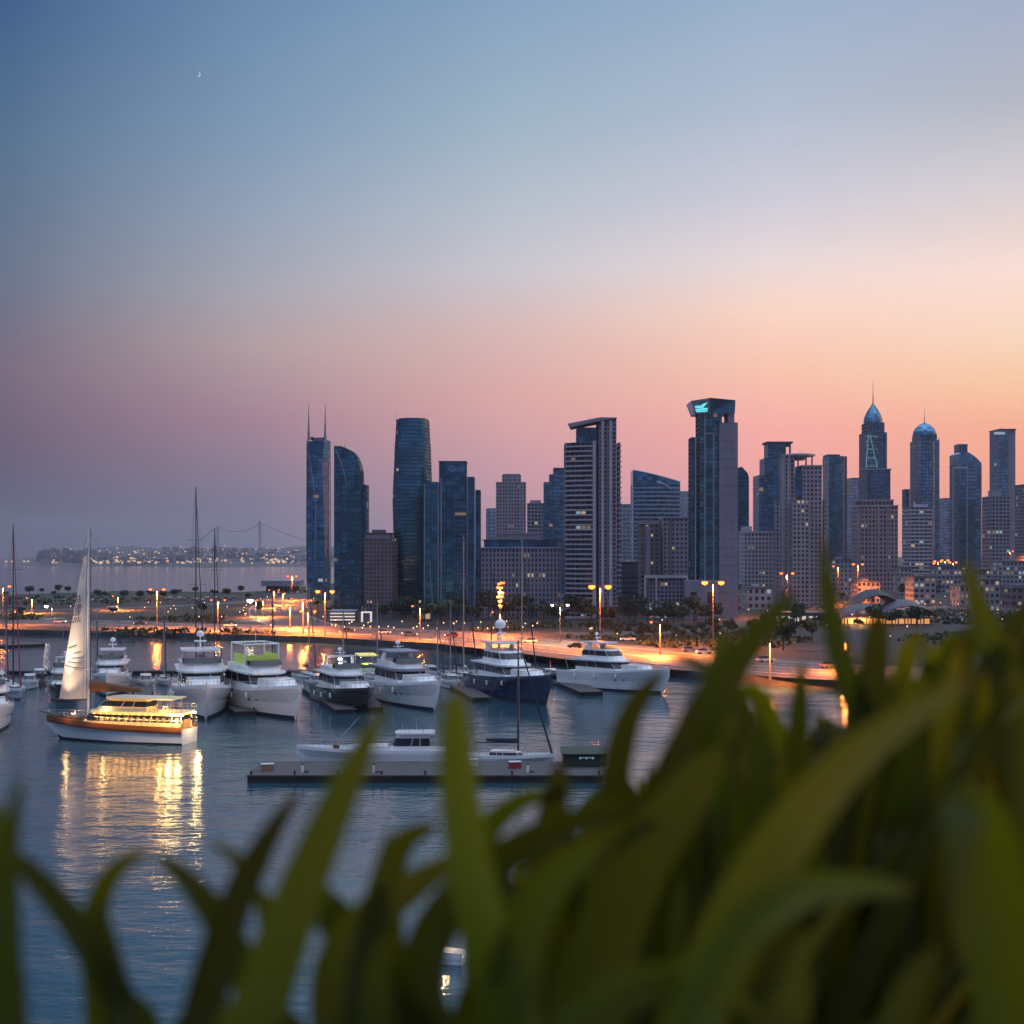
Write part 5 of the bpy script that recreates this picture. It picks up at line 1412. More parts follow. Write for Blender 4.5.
# little cabin boats filling the berths behind
def small_boat(label, bow, phi, hull='gel', L=11, cab='gel'):
    t = place('small_cabin_boat', label, 'boat', bow, phi, L, 'small boats in the back berths')
    S = yacht_hull(t, L, 3.6, 1.1, 1.9, M[hull], smooth=True); rail(t, S, 0, L / 2, 0.6)
    deckhouse(t, -2.6, 3.0, 1.35, 1.1, 3.0, 1.5, 0.1, 0.35, M[cab], 'cabin', band=(0.45, 0.9), n=5)
    b = MB(); b.tube((-1, 0, 3.0), (-1.2, 0, 5.0), 0.05, 0.03); b.build('antenna', M['steel'], t)
    b = MB(); b.box(-L / 2 - 0.5, -L / 2 + 0.05, -0.35, 0.35, 0.3, 1.5); b.build('outboard_motor', M['rubber'], t)
    return t
SB_ = [((40, 684), 20, 'black_hull', 'small black boat near the red covered sailing yacht'), ((84, 684), 12, 'gel', 'small white boat tucked behind the white sail'), ((262, 688), 18, 'black_hull', 'small black boat pressed against the green-lit yacht side'), ((436, 680), 18, 'gel', 'small white boat at the back pontoon right of the sport yacht'), ((492, 682), 18, 'gel', 'small white boat squeezed by the navy yacht stern'), ((352, 682), 20, 'gel', 'small white boat behind the black yacht cabin'), ((66, 690), 20, 'gel', 'small white cabin boat left of the sail foot'), ((146, 690), 15, 'gel', 'small cabin boat behind the bow of the flybridge yacht'), ((222, 690), 15, 'black_hull', 'small black boat in the gap right of the flybridge yacht'), ((236, 684), 18, 'gel', 'small white boat behind the small black one'),
       ((322, 690), 20, 'gel', 'small white boat between green-lit and black yachts'), ((334, 684), 20, 'gel', 'small white boat right behind its white neighbour near the black yacht'), ((400, 682), 20, 'black_hull', 'small black boat behind the sport yacht'), ((456, 690), 15, 'gel', 'small white boat left of the navy yacht, front one'),
       ((466, 680), 15, 'gel', 'small white boat left of the navy yacht, rear one'), ((560, 684), 20, 'black_hull', 'small black boat right of the navy yacht'), ((28, 690), 15, 'gel', 'small white boat near the left edge behind the white yacht')]
for bow, phi, hl, lab in SB_: small_boat(lab, bow, phi, hl)

# sailing boats
def sail_boat(label, bow, phi, mast_top, L=18, hull='gel', mastm='alu', cover='blue_cover', group='sailing yachts with bare masts', jib=True, scale=1.0, mast_at=0.08, spreads=3):
    t = place('sailing_yacht', label, 'sailing yacht', bow, phi, L, group)
    B = L * 0.25
    S = yacht_hull(t, L, B, L * 0.07, L * 0.10, M[hull], 0.10); rail(t, S, -L * 0.45, L * 0.49, 0.7)
    deckhouse(t, -L * 0.18, L * 0.22, B * 0.27, L * 0.07, L * 0.07 + 1.1, 1.2, 0.2, 0.4, M['gel'], 'coachroof', band=(0.45, 0.8), n=5)
    x = L * mast_at; h = mast_top
    b = MB(); b.tube((x, 0, L * 0.075), (x, 0, h), 0.17, 0.10, 8)
    b.build('mast', M[mastm], t)
    for k in range(spreads):
        z = h * (0.3 + 0.22 * k); b = MB(); b.tube((x, -B * 0.36, z), (x, B * 0.36, z), 0.05, n=4); b.build('spreader', M[mastm], t)
    b = MB(); b.tube((x, 0, L * 0.07 + 2.2), (-L * 0.34, 0, L * 0.07 + 2.1), 0.12); b.build('boom', M[mastm], t)
    b = MB(); b.loft([[(x - 0.2 - (L * 0.32) * u, 0.26 * math.cos(a) * (1 - 0.5 * u), L * 0.07 + 2.5 + 0.34 * math.sin(a) * (1 - 0.4 * u)) for a in [i * math.pi / 4 for i in range(8)]] for u in (0, 0.3, 0.6, 1.0)]); b.build('furled_sail', M[cover], t)
    b = MB(); b.tube((x, 0, h - 0.3), (L * 0.49, 0, L * 0.11), 0.03, n=4); b.tube((x, 0, h), (-L * 0.49, 0, L * 0.08), 0.03, n=4)
    for sg in (-1, 1): b.path([(x, 0, h - 0.5), (x, sg * B * 0.36, h * 0.52), (x - 0.3, sg * B * 0.45, L * 0.08)], 0.022, 4)
    b.build('rigging', M['rope'], t)
    if jib:
        b = MB(); b.tube((L * 0.47, 0, L * 0.13), (x + 0.6, 0, h * 0.9), 0.17, 0.08, 6); b.build('furled_jib', M[cover], t)
    return t
def mast_h(px_y, base_y): 
    Y = gp(0, base_y, 0)[1]; return PZ(px_y, Y)
sail_boat('sailing yacht with red sail cover and tall mast near the left edge', (20, 700), 30, mast_h(526, 690), 20, cover='red_paint', mastm='darkalu')
sail_boat('sailing yacht with the tallest bare mast, behind the flybridge yacht', (204, 694), 25, mast_h(490, 684), 22, mastm='darkalu')
sail_boat('sailing yacht whose mast stands right of the tallest one', (222, 692), 25, mast_h(529, 686), 19, mastm='darkalu')
sail_boat('sailing yacht with thin mast beside the left edge lamp', (8, 690), 25, mast_h(590, 684), 14)
sail_boat('sailing yacht with slim mast behind the green-lit yacht', (316, 684), 25, mast_h(585, 676), 15)
sail_boat('sailing yacht with bare mast before the stepped teal tower', (476, 684), 30, mast_h(536, 678), 17)
sail_boat('sailing yacht with pale raked mast right of the navy yacht radome', (535, 682), 30, mast_h(540, 676), 17)
sail_boat('sailing yacht with thin mast left of the navy yacht', (456, 682), 20, mast_h(600, 678), 12)
sail_boat('sailing yacht with short mast behind the black yacht', (350, 688), 25, mast_h(606, 680), 13)
sail_boat('sailing yacht with thin mast just left of the pale raked mast', (500, 680), 25, mast_h(560, 674), 14, mastm='darkalu')
sail_boat('sailing yacht with short mast between the sport yacht and navy yacht', (444, 686), 25, mast_h(618, 680), 11)
sail_boat('sailing yacht with thin mast right behind the black yacht stern', (384, 684), 25, mast_h(596, 676), 13)
sail_boat('sailing yacht with thin dark mast behind the green-lit yacht arch', (276, 682), 20, mast_h(594, 676), 13, mastm='darkalu')
sail_boat('sailing yacht with short mast beside the flybridge yacht stern', (166, 686), 20, mast_h(604, 678), 12)
sail_boat('small sailing yacht with short thin mast between left boats', (98, 686), 20, mast_h(612, 680), 12)

# ------------------------------------------------------------------ golden lit motor sailer
def golden_boat():
    L, B = 24.6, 6.2
    x, y = gp(188, 744, 0)
    hd = Vector((-math.cos(rad(13)), math.sin(rad(13))))
    c = Vector((x, y)) + hd * (L / 2)
    t = thing('lit_motor_sailer', 'golden lit wooden motor sailer with one raised white sail', 'boat', (c.x, c.y + 1.0, 0), math.atan2(hd.y, hd.x))
    S = yacht_hull(t, L, B, 2.3, 3.3, M['gel'], 0.10, deckm='teak')
    # rub rail / wooden sheer strake
    b = MB()
    for sg in (-1, 1):
        rings = []
        for xx, bd, bw, h, kz, wz in S:
            bd2 = max(0.05, bd) + 0.06; rings.append([(xx, sg * bd2, h - 0.55), (xx, sg * (bd2 + 0.06), h - 0.2), (xx, sg * bd2, h + 0.47), (xx, sg * (bd2 - 0.2), h + 0.47), (xx, sg * (bd2 - 0.2), h - 0.55)])
        b.loft(rings)
    b.build('wooden_sheer_strake', M['wood_band'], t)
    rail(t, S, -L * 0.5, L * 0.5, 1.0, 'steel')
    deckhouse(t, -11.6, 6.2, 2.35, 2.3, 4.7, 1.9, 0, 0.25, M['cream'], 'lower_deckhouse', band=(0.42, 0.86), wm='smoked')
    flat_slab(t, -12.0, 4.2, 2.6, 4.7, 0.2, 0.2, M['cream'], 'upper_deck')
    deckhouse(t, -6.0, 3.6, 2.0, 4.9, 6.8, 2.4, 0, 0.3, M['cream'], 'upper_deckhouse', band=(0.38, 0.82), wm='smoked')
    flat_slab(t, -10.6, 1.4, 2.4, 6.8, 0.22, 0.2, M['cream'], 'awning_roof')
    for xx in (-9.8, -8.0):
        for sg in (-2.2, 2.2):
            b = MB(); b.tube((xx, sg, 4.9), (xx, sg, 6.8), 0.06, n=5); b.build('awning_post', M['steel'], t)
    for xx in (-12.1, -10.6):
        for sg in (-2.4, 2.4):
            b = MB(); b.tube((xx, sg, 2.4), (xx, sg, 4.7), 0.07, n=5); b.build('deck_post', M['steel'], t)
    b = MB()
    for sg in (-2.6, 2.6):
        b.path([(-12.2, sg, 5.9), (-6.2, sg, 5.9)], 0.04, 4); b.path([(-12.2, sg, 5.4), (-6.2, sg, 5.4)], 0.025, 4)
        for k in range(9): b.tube((-12.2 + k * 0.75, sg, 4.9), (-12.2 + k * 0.75, sg, 5.9), 0.03, n=4)
    b.tube((-12.2, -2.6, 5.9), (-12.2, 2.6, 5.9), 0.04, n=4); b.build('upper_railing', M['steel'], t)
    # lamps: cabin windows and stern flood
    for k, xx in enumerate((-9.4, -8.3, -7.2, -6.1, -5.0, -3.9, -2.8, -1.7, -0.6, 0.5, 1.6, 2.7)):
        for sg in (-1, 1):
            b = MB(); b.box(xx - 0.16, xx + 0.16, sg * 2.36 - 0.08, sg * 2.36 + 0.08, 4.45, 4.6); b.build('deck_lamp', M['gold_lit'], t)
            light(t, (xx, sg * 3.7, 3.9), 80, (1.0, 0.48, 0.11), 0.34)
    for xx in (-10.6, -12.0):
        for sg in (-1, 1):
            b = MB(); b.box(xx - 0.35, xx + 0.35, sg * 2.2 - 0.12, sg * 2.2 + 0.12, 4.45, 4.62); b.build('stern_floodlight', M['hot_lit'], t)
            light(t, (xx, sg * 3.6, 3.9), 420, (1.0, 0.66, 0.22), 0.4)
    light(t, (-8.5, 0, 6.4), 420, (1.0, 0.56, 0.15), 0.2)
    light(t, (-9.0, 3.6, 5.6), 260, (1.0, 0.56, 0.15), 0.2)
    light(t, (1.0, 2.6, 5.2), 160, (1.0, 0.60, 0.2), 0.2)
    light(t, (7.5, 2.6, 4.2), 170, (1.0, 0.55, 0.2), 0.2); light(t, (-13.6, 0.0, 3.4), 420, (1.0, 0.62, 0.22), 0.2)
    for aim, pw, ang in (((6.2, 0, 21), 30000, 30), ((6.6, 0, 14), 5000, 46)):
        lo = light(t, (10.4, 2.9, 4.2), pw, (1.0, 0.68, 0.44), 0.2, True); lo.data.spot_size = rad(ang); lo.data.spot_blend = 1.0
        lo.rotation_euler = (Vector(aim) - Vector((10.4, 2.9, 4.2))).to_track_quat('-Z', 'Y').to_euler()
    b = MB()
    b.box(-11.8, -9.8, -1.2, 1.2, 2.36, 3.1); b.box(-11.9, -11.6, -1.3, 1.3, 3.1, 3.7); b.build('stern_bench', M['teak'], t)
    # mast, sail, boom
    Y = c.y; mx = 5.0
    zt = PZ(528, Y)
    b = MB(); b.tube((mx, 0, 2.4), (mx, 0, zt), 0.24, 0.14, 8); b.build('mast', M['gel'], t)
    b = MB(); b.tube((mx - 0.34, 0, 3.0), (mx - 0.28, 0, zt), 0.08, 0.05, 6); b.build('sail_track', M['darkalu'], t)
    sx0, sx1 = mx + 0.35, mx + 5.2; z0, z1 = PZ(700, Y), PZ(556, Y)
    rings = []
    for i in range(23):
        v = i / 22; z = z0 + (z1 - z0) * v; w = (sx1 - sx0) * (1 - v) ** 0.92 + 0.35 * v
        ring = []
        for j in range(11):
            u = j / 10
            belly = 0.42 * math.sin(math.pi * u) * math.sin(math.pi * min(1, v + 0.12)) + 0.05 * math.sin(9 * v + 4 * u)
            ring.append((sx0 + w * u, belly, z - 0.25 * u * (1 - v)))
        rings.append(ring)
    b = MB(); b.loft(rings, closed=False, caps=False); so_ = b.build('sail', M['sail'], t, smooth=True)
    # seams and lettering belong to the sail
    b = MB()
    for v0, u0, u1, sag in ((0.20, 0.05, 0.95, 0.9), (0.235, 0.05, 0.85, 0.7), (0.27, 0.1, 0.7, 0.5), (0.31, 0.3, 0.6, 0.1), (0.36, 0.5, 0.95, -0.5)):
        pts = []
        for k in range(9):
            u = u0 + (u1 - u0) * k / 8; w = (sx1 - sx0) * (1 - v0) ** 0.92
            belly = 0.42 * math.sin(math.pi * u) * math.sin(math.pi * min(1, v0 + 0.12)) + 0.05 * math.sin(9 * v0 + 4 * u)
            pts.append((sx0 + w * u, belly + 0.085, z0 + (z1 - z0) * v0 + sag * (u - u0) ** 1.5 - 0.25 * u * (1 - v0)))
        b.path(pts, 0.035, 4)
    b.build('sail_seam', M['ink'], so_)
    sign_text('GI', 1.5, M['ink'], 'sail_lettering', so_, (mx + 1.75, 0.56, PZ(600, Y)), (rad(90), rad(-8), rad(180)), 0.02)
    sign_text('J3R', 1.0, M['ink'], 'sail_lettering', so_, (mx + 1.45, 0.50, PZ(607, Y)), (rad(90), rad(-8), rad(180)), 0.02)
    sign_text('IEI', 1.2, M['ink'], 'sail_lettering', so_, (mx + 1.9, 0.56, PZ(614, Y)), (rad(90), rad(-8), rad(180)), 0.02)
    sign_text('GBE', 1.2, M['ink'], 'sail_lettering', so_, (mx + 2.0, 0.58, PZ(621, Y)), (rad(90), rad(-8), rad(180)), 0.02)
    b = MB(); b.tube((mx - 0.3, 0, PZ(692, Y)), (mx - 9.2, 0, PZ(694, Y) + 0.4), 0.13); b.build('boom', M['wood_band'], t)
    b = MB(); b.loft([[(mx - 0.4 - 8.6 * u, (0.5 - 0.25 * u) * math.cos(a), PZ(691, Y) + 0.5 * (1 - u) + 0.15 + (0.9 - 0.62 * u) * math.sin(a)) for a in [i * math.pi / 5 for i in range(10)]] for u in (0, 0.12, 0.3, 0.55, 0.8, 1.0)]); b.build('furled_mainsail', M['brown_cover'], t)
    b = MB(); b.tube((mx + 0.2, 0, PZ(701, Y)), (mx + 5.6, 0, PZ(701.5, Y)), 0.12); b.build('sail_foot_spar', M['wood_band'], t)
    b = MB(); b.tube((mx, 0, zt - 0.4), (L * 0.5 + 0.6, 0, 3.8), 0.03, n=4); b.tube((mx, 0, zt - 0.2), (-L * 0.48, 0, 7.2), 0.03, n=4)
    for sg in (-1, 1): b.path([(mx, 0, zt - 1), (mx, sg * 1.2, zt * 0.6), (mx - 0.5, sg * 2.7, 2.9)], 0.025, 4)
    b.build('rigging', M['rope'], t)
    b = MB(); b.tube((L * 0.42, 0, 3.6), (L * 0.56, 0, 4.4), 0.14, 0.08); b.build('bowsprit', M['wood_band'], t)
    for xx in (4.8, 6.6, 8.4):
        for sg in (-1.3, 1.3):
            b = MB(); b.tube((xx, sg, 2.9), (xx, sg, 4.6), 0.05, n=4); b.build('foredeck_post', M['steel'], t)
    b = MB(); b.box(6.0, 8.6, -0.9, 0.9, 2.9, 3.7); b.build('deck_hatch', M['wood_band'], t)
golden_boat()

# ------------------------------------------------------------------ pontoons
def pier(label, x0, x1, y0, y1, z=0.95, rz=0.0, group='floating piers between the yachts', name='floating_pier', posts=4):
    cx, cy = (x0 + x1) / 2, (y0 + y1) / 2
    t = thing(name, label, 'pier', (cx, cy, 0), rz, group)
    a, b_ = (x1 - x0) / 2, (y1 - y0) / 2
    b = MB(); b.box(-a, a, -b_, b_, z - 0.18, z); b.build('deck', M['pier'], t)
    b = MB(); b.box(-a + 0.15, a - 0.15, -b_ + 0.15, b_ - 0.15, -0.4, z - 0.182); b.build('float', M['pier_dark'], t)
    for k in range(posts):
        x = -a + 0.6 + (2 * a - 1.2) * k / max(1, posts - 1)
        b = MB(); b.lathe([(0.16, 0), (0.12, 0.1), (0.12, 0.34), (0.22, 0.40), (0.18, 0.5)], (x, -b_ + 0.45, z), 8); b.build('bollard', M['rubber'], t)
    return t
Yp = gp(0, 783, 0)[1]
main_pier = pier('long dark near pier lying alone across open water', PX(246, Yp), PX(604, Yp), Yp, Yp + 12, 1.0, 0.0, None, posts=9)
def finger(label, a, b, w=2.6):
    p, q = Vector(gp(a[0], a[1], 0)), Vector(gp(b[0], b[1], 0)); d = q - p; c = (p + q) / 2
    t = pier(label, -d.length / 2, d.length / 2, -w / 2, w / 2, 0.9, 0, posts=3); t.location = (c.x, c.y, 0); t.rotation_euler = (0, 0, math.atan2(d.y, d.x))
finger('finger pier between flybridge yacht and green-lit yacht', (246, 716), (206, 684), 4)
finger('finger pier between green-lit yacht and black yacht', (346, 714), (300, 684), 4)
finger('finger pier left of the navy yacht', (482, 702), (446, 682), 4)
finger('finger pier right of the navy yacht', (592, 696), (540, 674), 5)
finger('finger pier left of the flybridge yacht behind the golden boat', (150, 718), (140, 684), 4)
finger('short finger pier right of the black yacht', (376, 712), (350, 684), 3)
finger('dark far jetty below the left quay wall', (-10, 648), (42, 646), 7)
finger('long back pontoon that the yachts sterns lie against', (-20, 674), (600, 674), 4)

# boats lying at the near pier
Yb = Yp + 15.5
t = thing('white_cruiser', 'white low cruiser with a small wheelhouse lying behind the near pier', 'boat', (PX(372, Yb), Yb, 0), math.pi + 0.06)
S = yacht_hull(t, 21, 5.0, 1.7, 2.4, M['gel']); rail(t, S, -4, 10.4, 0.8)
deckhouse(t, -8.2, -2.2, 2.0, 1.7, 4.4, 1.4, 0.3, 0.3, M['gel'], 'wheelhouse', band=(0.40, 0.80)); flat_slab(t, -8.8, -3.2, 2.1, 4.4, 0.18, 0.2, M['gel'], 'roof')
deckhouse(t, -2.2, 5.0, 1.7, 1.7, 2.75, 1.6, 0, 0.4, M['gel'], 'coachroof', band=None)
b = MB()
for k in range(6): b.tube((-8.2 + k * 1.0, 1.6 if k % 2 else -1.6, 4.58), (-8.2 + k * 1.0, 1.6 if k % 2 else -1.6, 5.6 + 0.3 * (k % 3)), 0.04, n=4)
b.build('roof_antenna', M['steel'], t)
b = MB(); b.tube((5.4, 0, 2.7), (1.8, 0, 6.6), 0.09, 0.05); b.build('derrick', M['alu'], t)
b = MB(); b.box(4.5, 5.4, -0.6, 0.6, 2.3, 2.9); b.build('deck_locker', M['wood_band'], t)
sail_boat('dark rigged sailing yacht with raking furled jib lying behind the near pier', (548, 766), 80, PZ(640, Yb), 13.5, mastm='darkalu', group=None, mast_at=0.12, spreads=2)
# service pontoon things
t = thing('dock_kiosk', 'dark green canopied kiosk with a small teal sign at the near pier end', 'kiosk', (PX(588, Yp), Yp + 9, 1.0), 0)
b = MB(); b.add([(-3.2, -2.6, 1.7), (3.2, -2.6, 1.7), (3.2, 2.6, 2.0), (-3.2, 2.6, 2.0), (-3.2, -2.6, 1.82), (3.2, -2.6, 1.82), (3.2, 2.6, 2.12), (-3.2, 2.6, 2.12)], [(3, 2, 1, 0), (4, 5, 6, 7), (0, 1, 5, 4), (1, 2, 6, 5), (2, 3, 7, 6), (3, 0, 4, 7)]); b.build('canopy', M['kiosk_green'], t)
b = MB(); b.box(-2.9, 2.9, -2.0, 2.2, 0, 1.7); b.build('hut', M['kiosk_green'], t)
b = MB()
for k in range(5): b.box(-0.8 + k * 0.42, -0.5 + k * 0.42, -2.12, -2.02, 1.05 + (k % 2) * 0.12, 1.3)
b.build('sign', M['lattice'], t)
def ring_buoy(label, px, dy, col='red_paint'):
    t = thing('mooring_crate', label, 'crate', (PX(px, Yp), Yp + dy, 1.0), 0.2)
    b = MB(); b.box(-0.8, 0.8, -0.5, 0.5, 0, 0.8); b.build('box', M[col], t); b = MB(); b.box(-0.84, 0.84, -0.54, 0.54, 0.8, 0.9); b.build('lid', M['deck'], t)
ring_buoy('pale lidded dock box near the middle of the near pier', 470, 8, 'deck'); ring_buoy('red lidded dock box by the sailing yacht on the near pier', 515, 6)
ring_buoy('brown lidded dock box at the left end of the near pier', 262, 4, 'teak')

for k, (px, lab) in enumerate(((300, 'slim white power post on the near pier, leftmost of four'), (372, 'slim white power post on the near pier beside the low white cruiser'), (450, 'slim white power post near the middle of the near pier'), (528, 'slim white power post on the near pier close to the dark kiosk'))):
    t = thing('power_post', lab, 'power post', (PX(px, Yp), Yp + 2.2, 1.0), 0, 'power posts on the near pier')
    b = MB(); b.box(-0.16, 0.16, -0.14, 0.14, 0, 1.05); b.build('body', M['gel'], t); b = MB(); b.lathe([(0.2, 0), (0.22, 0.08), (0.05, 0.2)], (0, 0, 1.05), 8); b.build('cap', M['rubber'], t)
    b = MB(); b.path([(0.5 + 0.35 * math.cos(a * 0.8), 0.3 * math.sin(a * 0.8), 0.05 + 0.008 * a) for a in range(24)], 0.05, 4); b.build('coiled_rope', M['rope'], t)

# tiny lit dinghy nearest to us
x, y = gp(444, 962, 0)
t = thing('lit_dinghy', 'tiny lit dinghy alone on the water, seen through the leaves', 'dinghy', (x, y, 0), 2.9)
S = yacht_hull(t, 3.0, 1.3, 0.42, 0.62, M['gel'], boot=False)
b = MB(); b.box(-0.9, -0.6, -0.5, 0.5, 0.5, 0.62); b.box(0.0, 0.3, -0.5, 0.5, 0.5, 0.62); b.build('thwart', M['teak'], t)
b = MB(); b.tube((0.1, 0, 0.6), (0.1, 0, 1.6), 0.03, n=5); b.build('lamp_pole', M['steel'], t); b = MB(); b.lathe([(0.02, 0), (0.10, 0.06), (0.10, 0.2), (0.03, 0.26)], (0.1, 0, 1.6), 8); b.build('lantern', M['gold_lit'], t)
light(t, (0.1, -0.3, 1.5), 90, (1, 0.66, 0.28), 0.1); light(t, (-0.4, 0.4, 1.1), 10, (1, 0.72, 0.36), 0.1)

# ------------------------------------------------------------------ moon
Ym = 14000.0
b = MB(); R = 24.0; pts = []
for k in range(17):
    a = -math.pi * 0.62 + k * math.pi * 1.0 / 16; pts.append((math.cos(a) * R, math.sin(a) * R))
inn = []
for k in range(17):
    a = -math.pi * 0.62 + k * math.pi * 1.0 / 16; inn.append((math.cos(a) * R * 0.8 - R * 0.25 * math.cos(-math.pi * 0.12), math.sin(a) * R * 0.9 - R * 0.25 * math.sin(-math.pi * 0.12)))
vs = [(p[0], 0, p[1]) for p in pts] + [(p[0], 0, p[1]) for p in inn] + [(p[0] * 0.9, 20, p[1] * 0.9) for p in pts]
b.add(vs, [(i, i + 1, i + 18, i + 17) for i in range(16)] + [(i + 1, i, i + 34, i + 35) for i in range(16)])
tag(b.build('crescent_moon', M['moon'], loc=(PX(198, Ym), Ym, PZ(74, Ym))), 'tiny pale crescent moon high in the blue part of the sky', 'moon')

# ------------------------------------------------------------------ terrace under the plants
TZ = 28.85
b = MB(); b.box(-24, 24, -20, 2.95, -1, TZ - 0.06); struct(b.build('terrace', M['concrete']))
b = MB(); b.box(-24, 24, 0.25, 2.90, TZ - 0.056, TZ); struct(b.build('planting_soil', M['soil']))

b = MB(); rows = []  # dark bank added behind the leaves so the gaps between them look black
for j, (d, f) in enumerate(((1.25, 0.0), (1.5, 0.35), (1.8, 0.7), (2.1, 0.92), (2.4, 1.0), (2.6, 0.9), (2.84, 0.0))):
    row = []
    for i in range(41):
        px = 440 + i * 22; x = PX(px, 2.3)
        rise = min(1, max(0, (px - 500) / 330)); rise = rise * rise * (3 - 2 * rise) * min(1, max(0, (1330 - px) / 200))
        row.append((x, d, TZ - 0.02 + f * rise * (0.64 + 0.012 * math.sin(i * 0.9 + j * 2) + 0.03 * math.sin(i * 0.33 + j))))
    rows.append(row)
b.loft(rows, closed=False, caps=False); struct(b.build('soil_bank', M['soil'], smooth=True))

# ------------------------------------------------------------------ strap-leaved plants
def leaf_material():
    m = bpy.data.materials.new('strap_leaf'); m.use_nodes = True
    nt = m.node_tree; p = nt.nodes['Principled BSDF']; out = nt.nodes['Material Output']
    uv = nt.nodes.new('ShaderNodeUVMap'); sp = nt.nodes.new('ShaderNodeSeparateXYZ'); nt.links.new(uv.outputs[0], sp.inputs[0])
    oi = nt.nodes.new('ShaderNodeObjectInfo')
    tip = nt.nodes.new('ShaderNodeValToRGB')        # leaf colour from foot to tip, browner at the very tip
    e = tip.color_ramp.elements; e[0].position = 0.0; e[0].color = (0.060, 0.082, 0.005, 1); e[1].position = 1.0; e[1].color = (0.16, 0.06, 0.02, 1)
    k = tip.color_ramp.elements.new(0.55); k.color = (0.080, 0.094, 0.006, 1); k = tip.color_ramp.elements.new(0.965); k.color = (0.098, 0.104, 0.008, 1)
    nt.links.new(sp.outputs[1], tip.inputs[0])
    hs = nt.nodes.new('ShaderNodeHueSaturation')
    mr = nt.nodes.new('ShaderNodeMapRange'); mr.inputs['To Min'].default_value = 0.475; mr.inputs['To Max'].default_value = 0.52
    mv = nt.nodes.new('ShaderNodeMapRange'); mv.inputs['To Min'].default_value = 0.15; mv.inputs['To Max'].default_value = 1.6
    nt.links.new(oi.outputs['Random'], mr.inputs['Value']); oc = nt.nodes.new('ShaderNodeSeparateColor'); nt.links.new(oi.outputs['Color'], oc.inputs[0]); nt.links.new(oc.outputs[0], mv.inputs['Value'])
    nt.links.new(mr.outputs[0], hs.inputs['Hue']); nt.links.new(mv.outputs[0], hs.inputs['Value']); nt.links.new(tip.outputs[0], hs.inputs['Color'])
    # fine lengthwise veins
    wv = nt.nodes.new('ShaderNodeTexWave'); wv.inputs['Scale'].default_value = 9; wv.inputs['Distortion'].default_value = 0.4; nt.links.new(uv.outputs[0], wv.inputs[0])
    mm = nt.nodes.new('ShaderNodeMapRange'); mm.inputs['To Min'].default_value = 0.85; mm.inputs['To Max'].default_value = 1.1; nt.links.new(wv.outputs['Fac'], mm.inputs['Value'])
    vs = nt.nodes.new('ShaderNodeVectorMath'); vs.operation = 'SCALE'; nt.links.new(hs.outputs[0], vs.inputs[0]); nt.links.new(mm.outputs[0], vs.inputs['Scale'])
    nt.links.new(vs.outputs[0], p.inputs['Base Color']); p.inputs['Roughness'].default_value = 0.34; p.inputs['Specular IOR Level'].default_value = 0.22
    tr = nt.nodes.new('ShaderNodeBsdfTranslucent'); sc2 = nt.nodes.new('ShaderNodeVectorMath'); sc2.operation = 'MULTIPLY'; sc2.inputs[1].default_value = (2.4, 2.1, 0.5)
    nt.links.new(vs.outputs[0], sc2.inputs[0]); nt.links.new(sc2.outputs[0], tr.inputs['Color'])
    mx = nt.nodes.new('ShaderNodeMixShader'); mx.inputs[0].default_value = 0.5
    nt.links.new(p.outputs[0], mx.inputs[1]); nt.links.new(tr.outputs[0], mx.inputs[2]); nt.links.new(mx.outputs[0], out.inputs[0])
    return m
M['leaf'] = leaf_material()

def spline(P, n):
    Q = []
    seg = len(P) - 1
    for i in range(n + 1):
        t = i / n * seg; k = min(int(t), seg - 1); t -= k
        p0 = P[max(0, k - 1)]; p1 = P[k]; p2 = P[k + 1]; p3 = P[min(seg, k + 2)]
        Q.append(0.5 * ((2 * p1) + (p2 - p0) * t + (2 * p0 - 5 * p1 + 4 * p2 - p3) * t * t + (3 * p1 - p0 - 3 * p2 + p3) * t ** 3))
    return Q
tone_rng = random.Random(8)
def leaf(parent, pts, w, twist=0.0, fold=0.25, blunt=0.65, n=26, tone=None):
    """a strap leaf along world points, w = full width in metres"""
    org = Vector(parent.location)
    Q = spline([Vector(p) for p in pts], n)
    m = MB(); uvs = []
    C = Vector((0, 0, H))
    for i, q in enumerate(Q):
        t = i / n
        T = (Q[min(i + 1, n)] - Q[max(i - 1, 0)]).normalized()
        V = (q - C).normalized()
        sd = T.cross(V)
        if sd.length < 1e-3: sd = Vector((1, 0, 0))
        sd.normalize()
        a = twist * (0.3 + 0.7 * t); sd = (Matrix.Rotation(a, 3, T) @ sd); nr = T.cross(sd).normalized()
        wd = w * 0.5 * (0.55 + 0.45 * min(1, t / 0.35)) * max(0.0, 1 - t ** 3.2) ** blunt
        for u in (-1, -0.5, 0, 0.5, 1):
            p = q + sd * (wd * u) + nr * (fold * wd * (u * u)) - org
            m.v.append(tuple(p)); uvs.append((u * 0.5 + 0.5, t))
    for i in range(n):
        for j in range(4):
            m.f.append((i * 5 + j, i * 5 + j + 1, (i + 1) * 5 + j + 1, (i + 1) * 5 + j)); m.m.append(0)
    o = m.build('leaf', M['leaf'], parent, smooth=True)
    tone = tone_rng.uniform(0.06, 0.62) if tone is None else tone
    o.color = (tone, tone, tone, 1)  # brightens or darkens each blade's colour, standing in for light and shade
    me = o.data; l = me.uv_layers.new(name='UVMap')
    for lp in me.loops: l.data[lp.index].uv = uvs[lp.vertex_index]
    return o
def wp(px, py, d): return Vector((PX(px, d), d, PZ(py, d)))

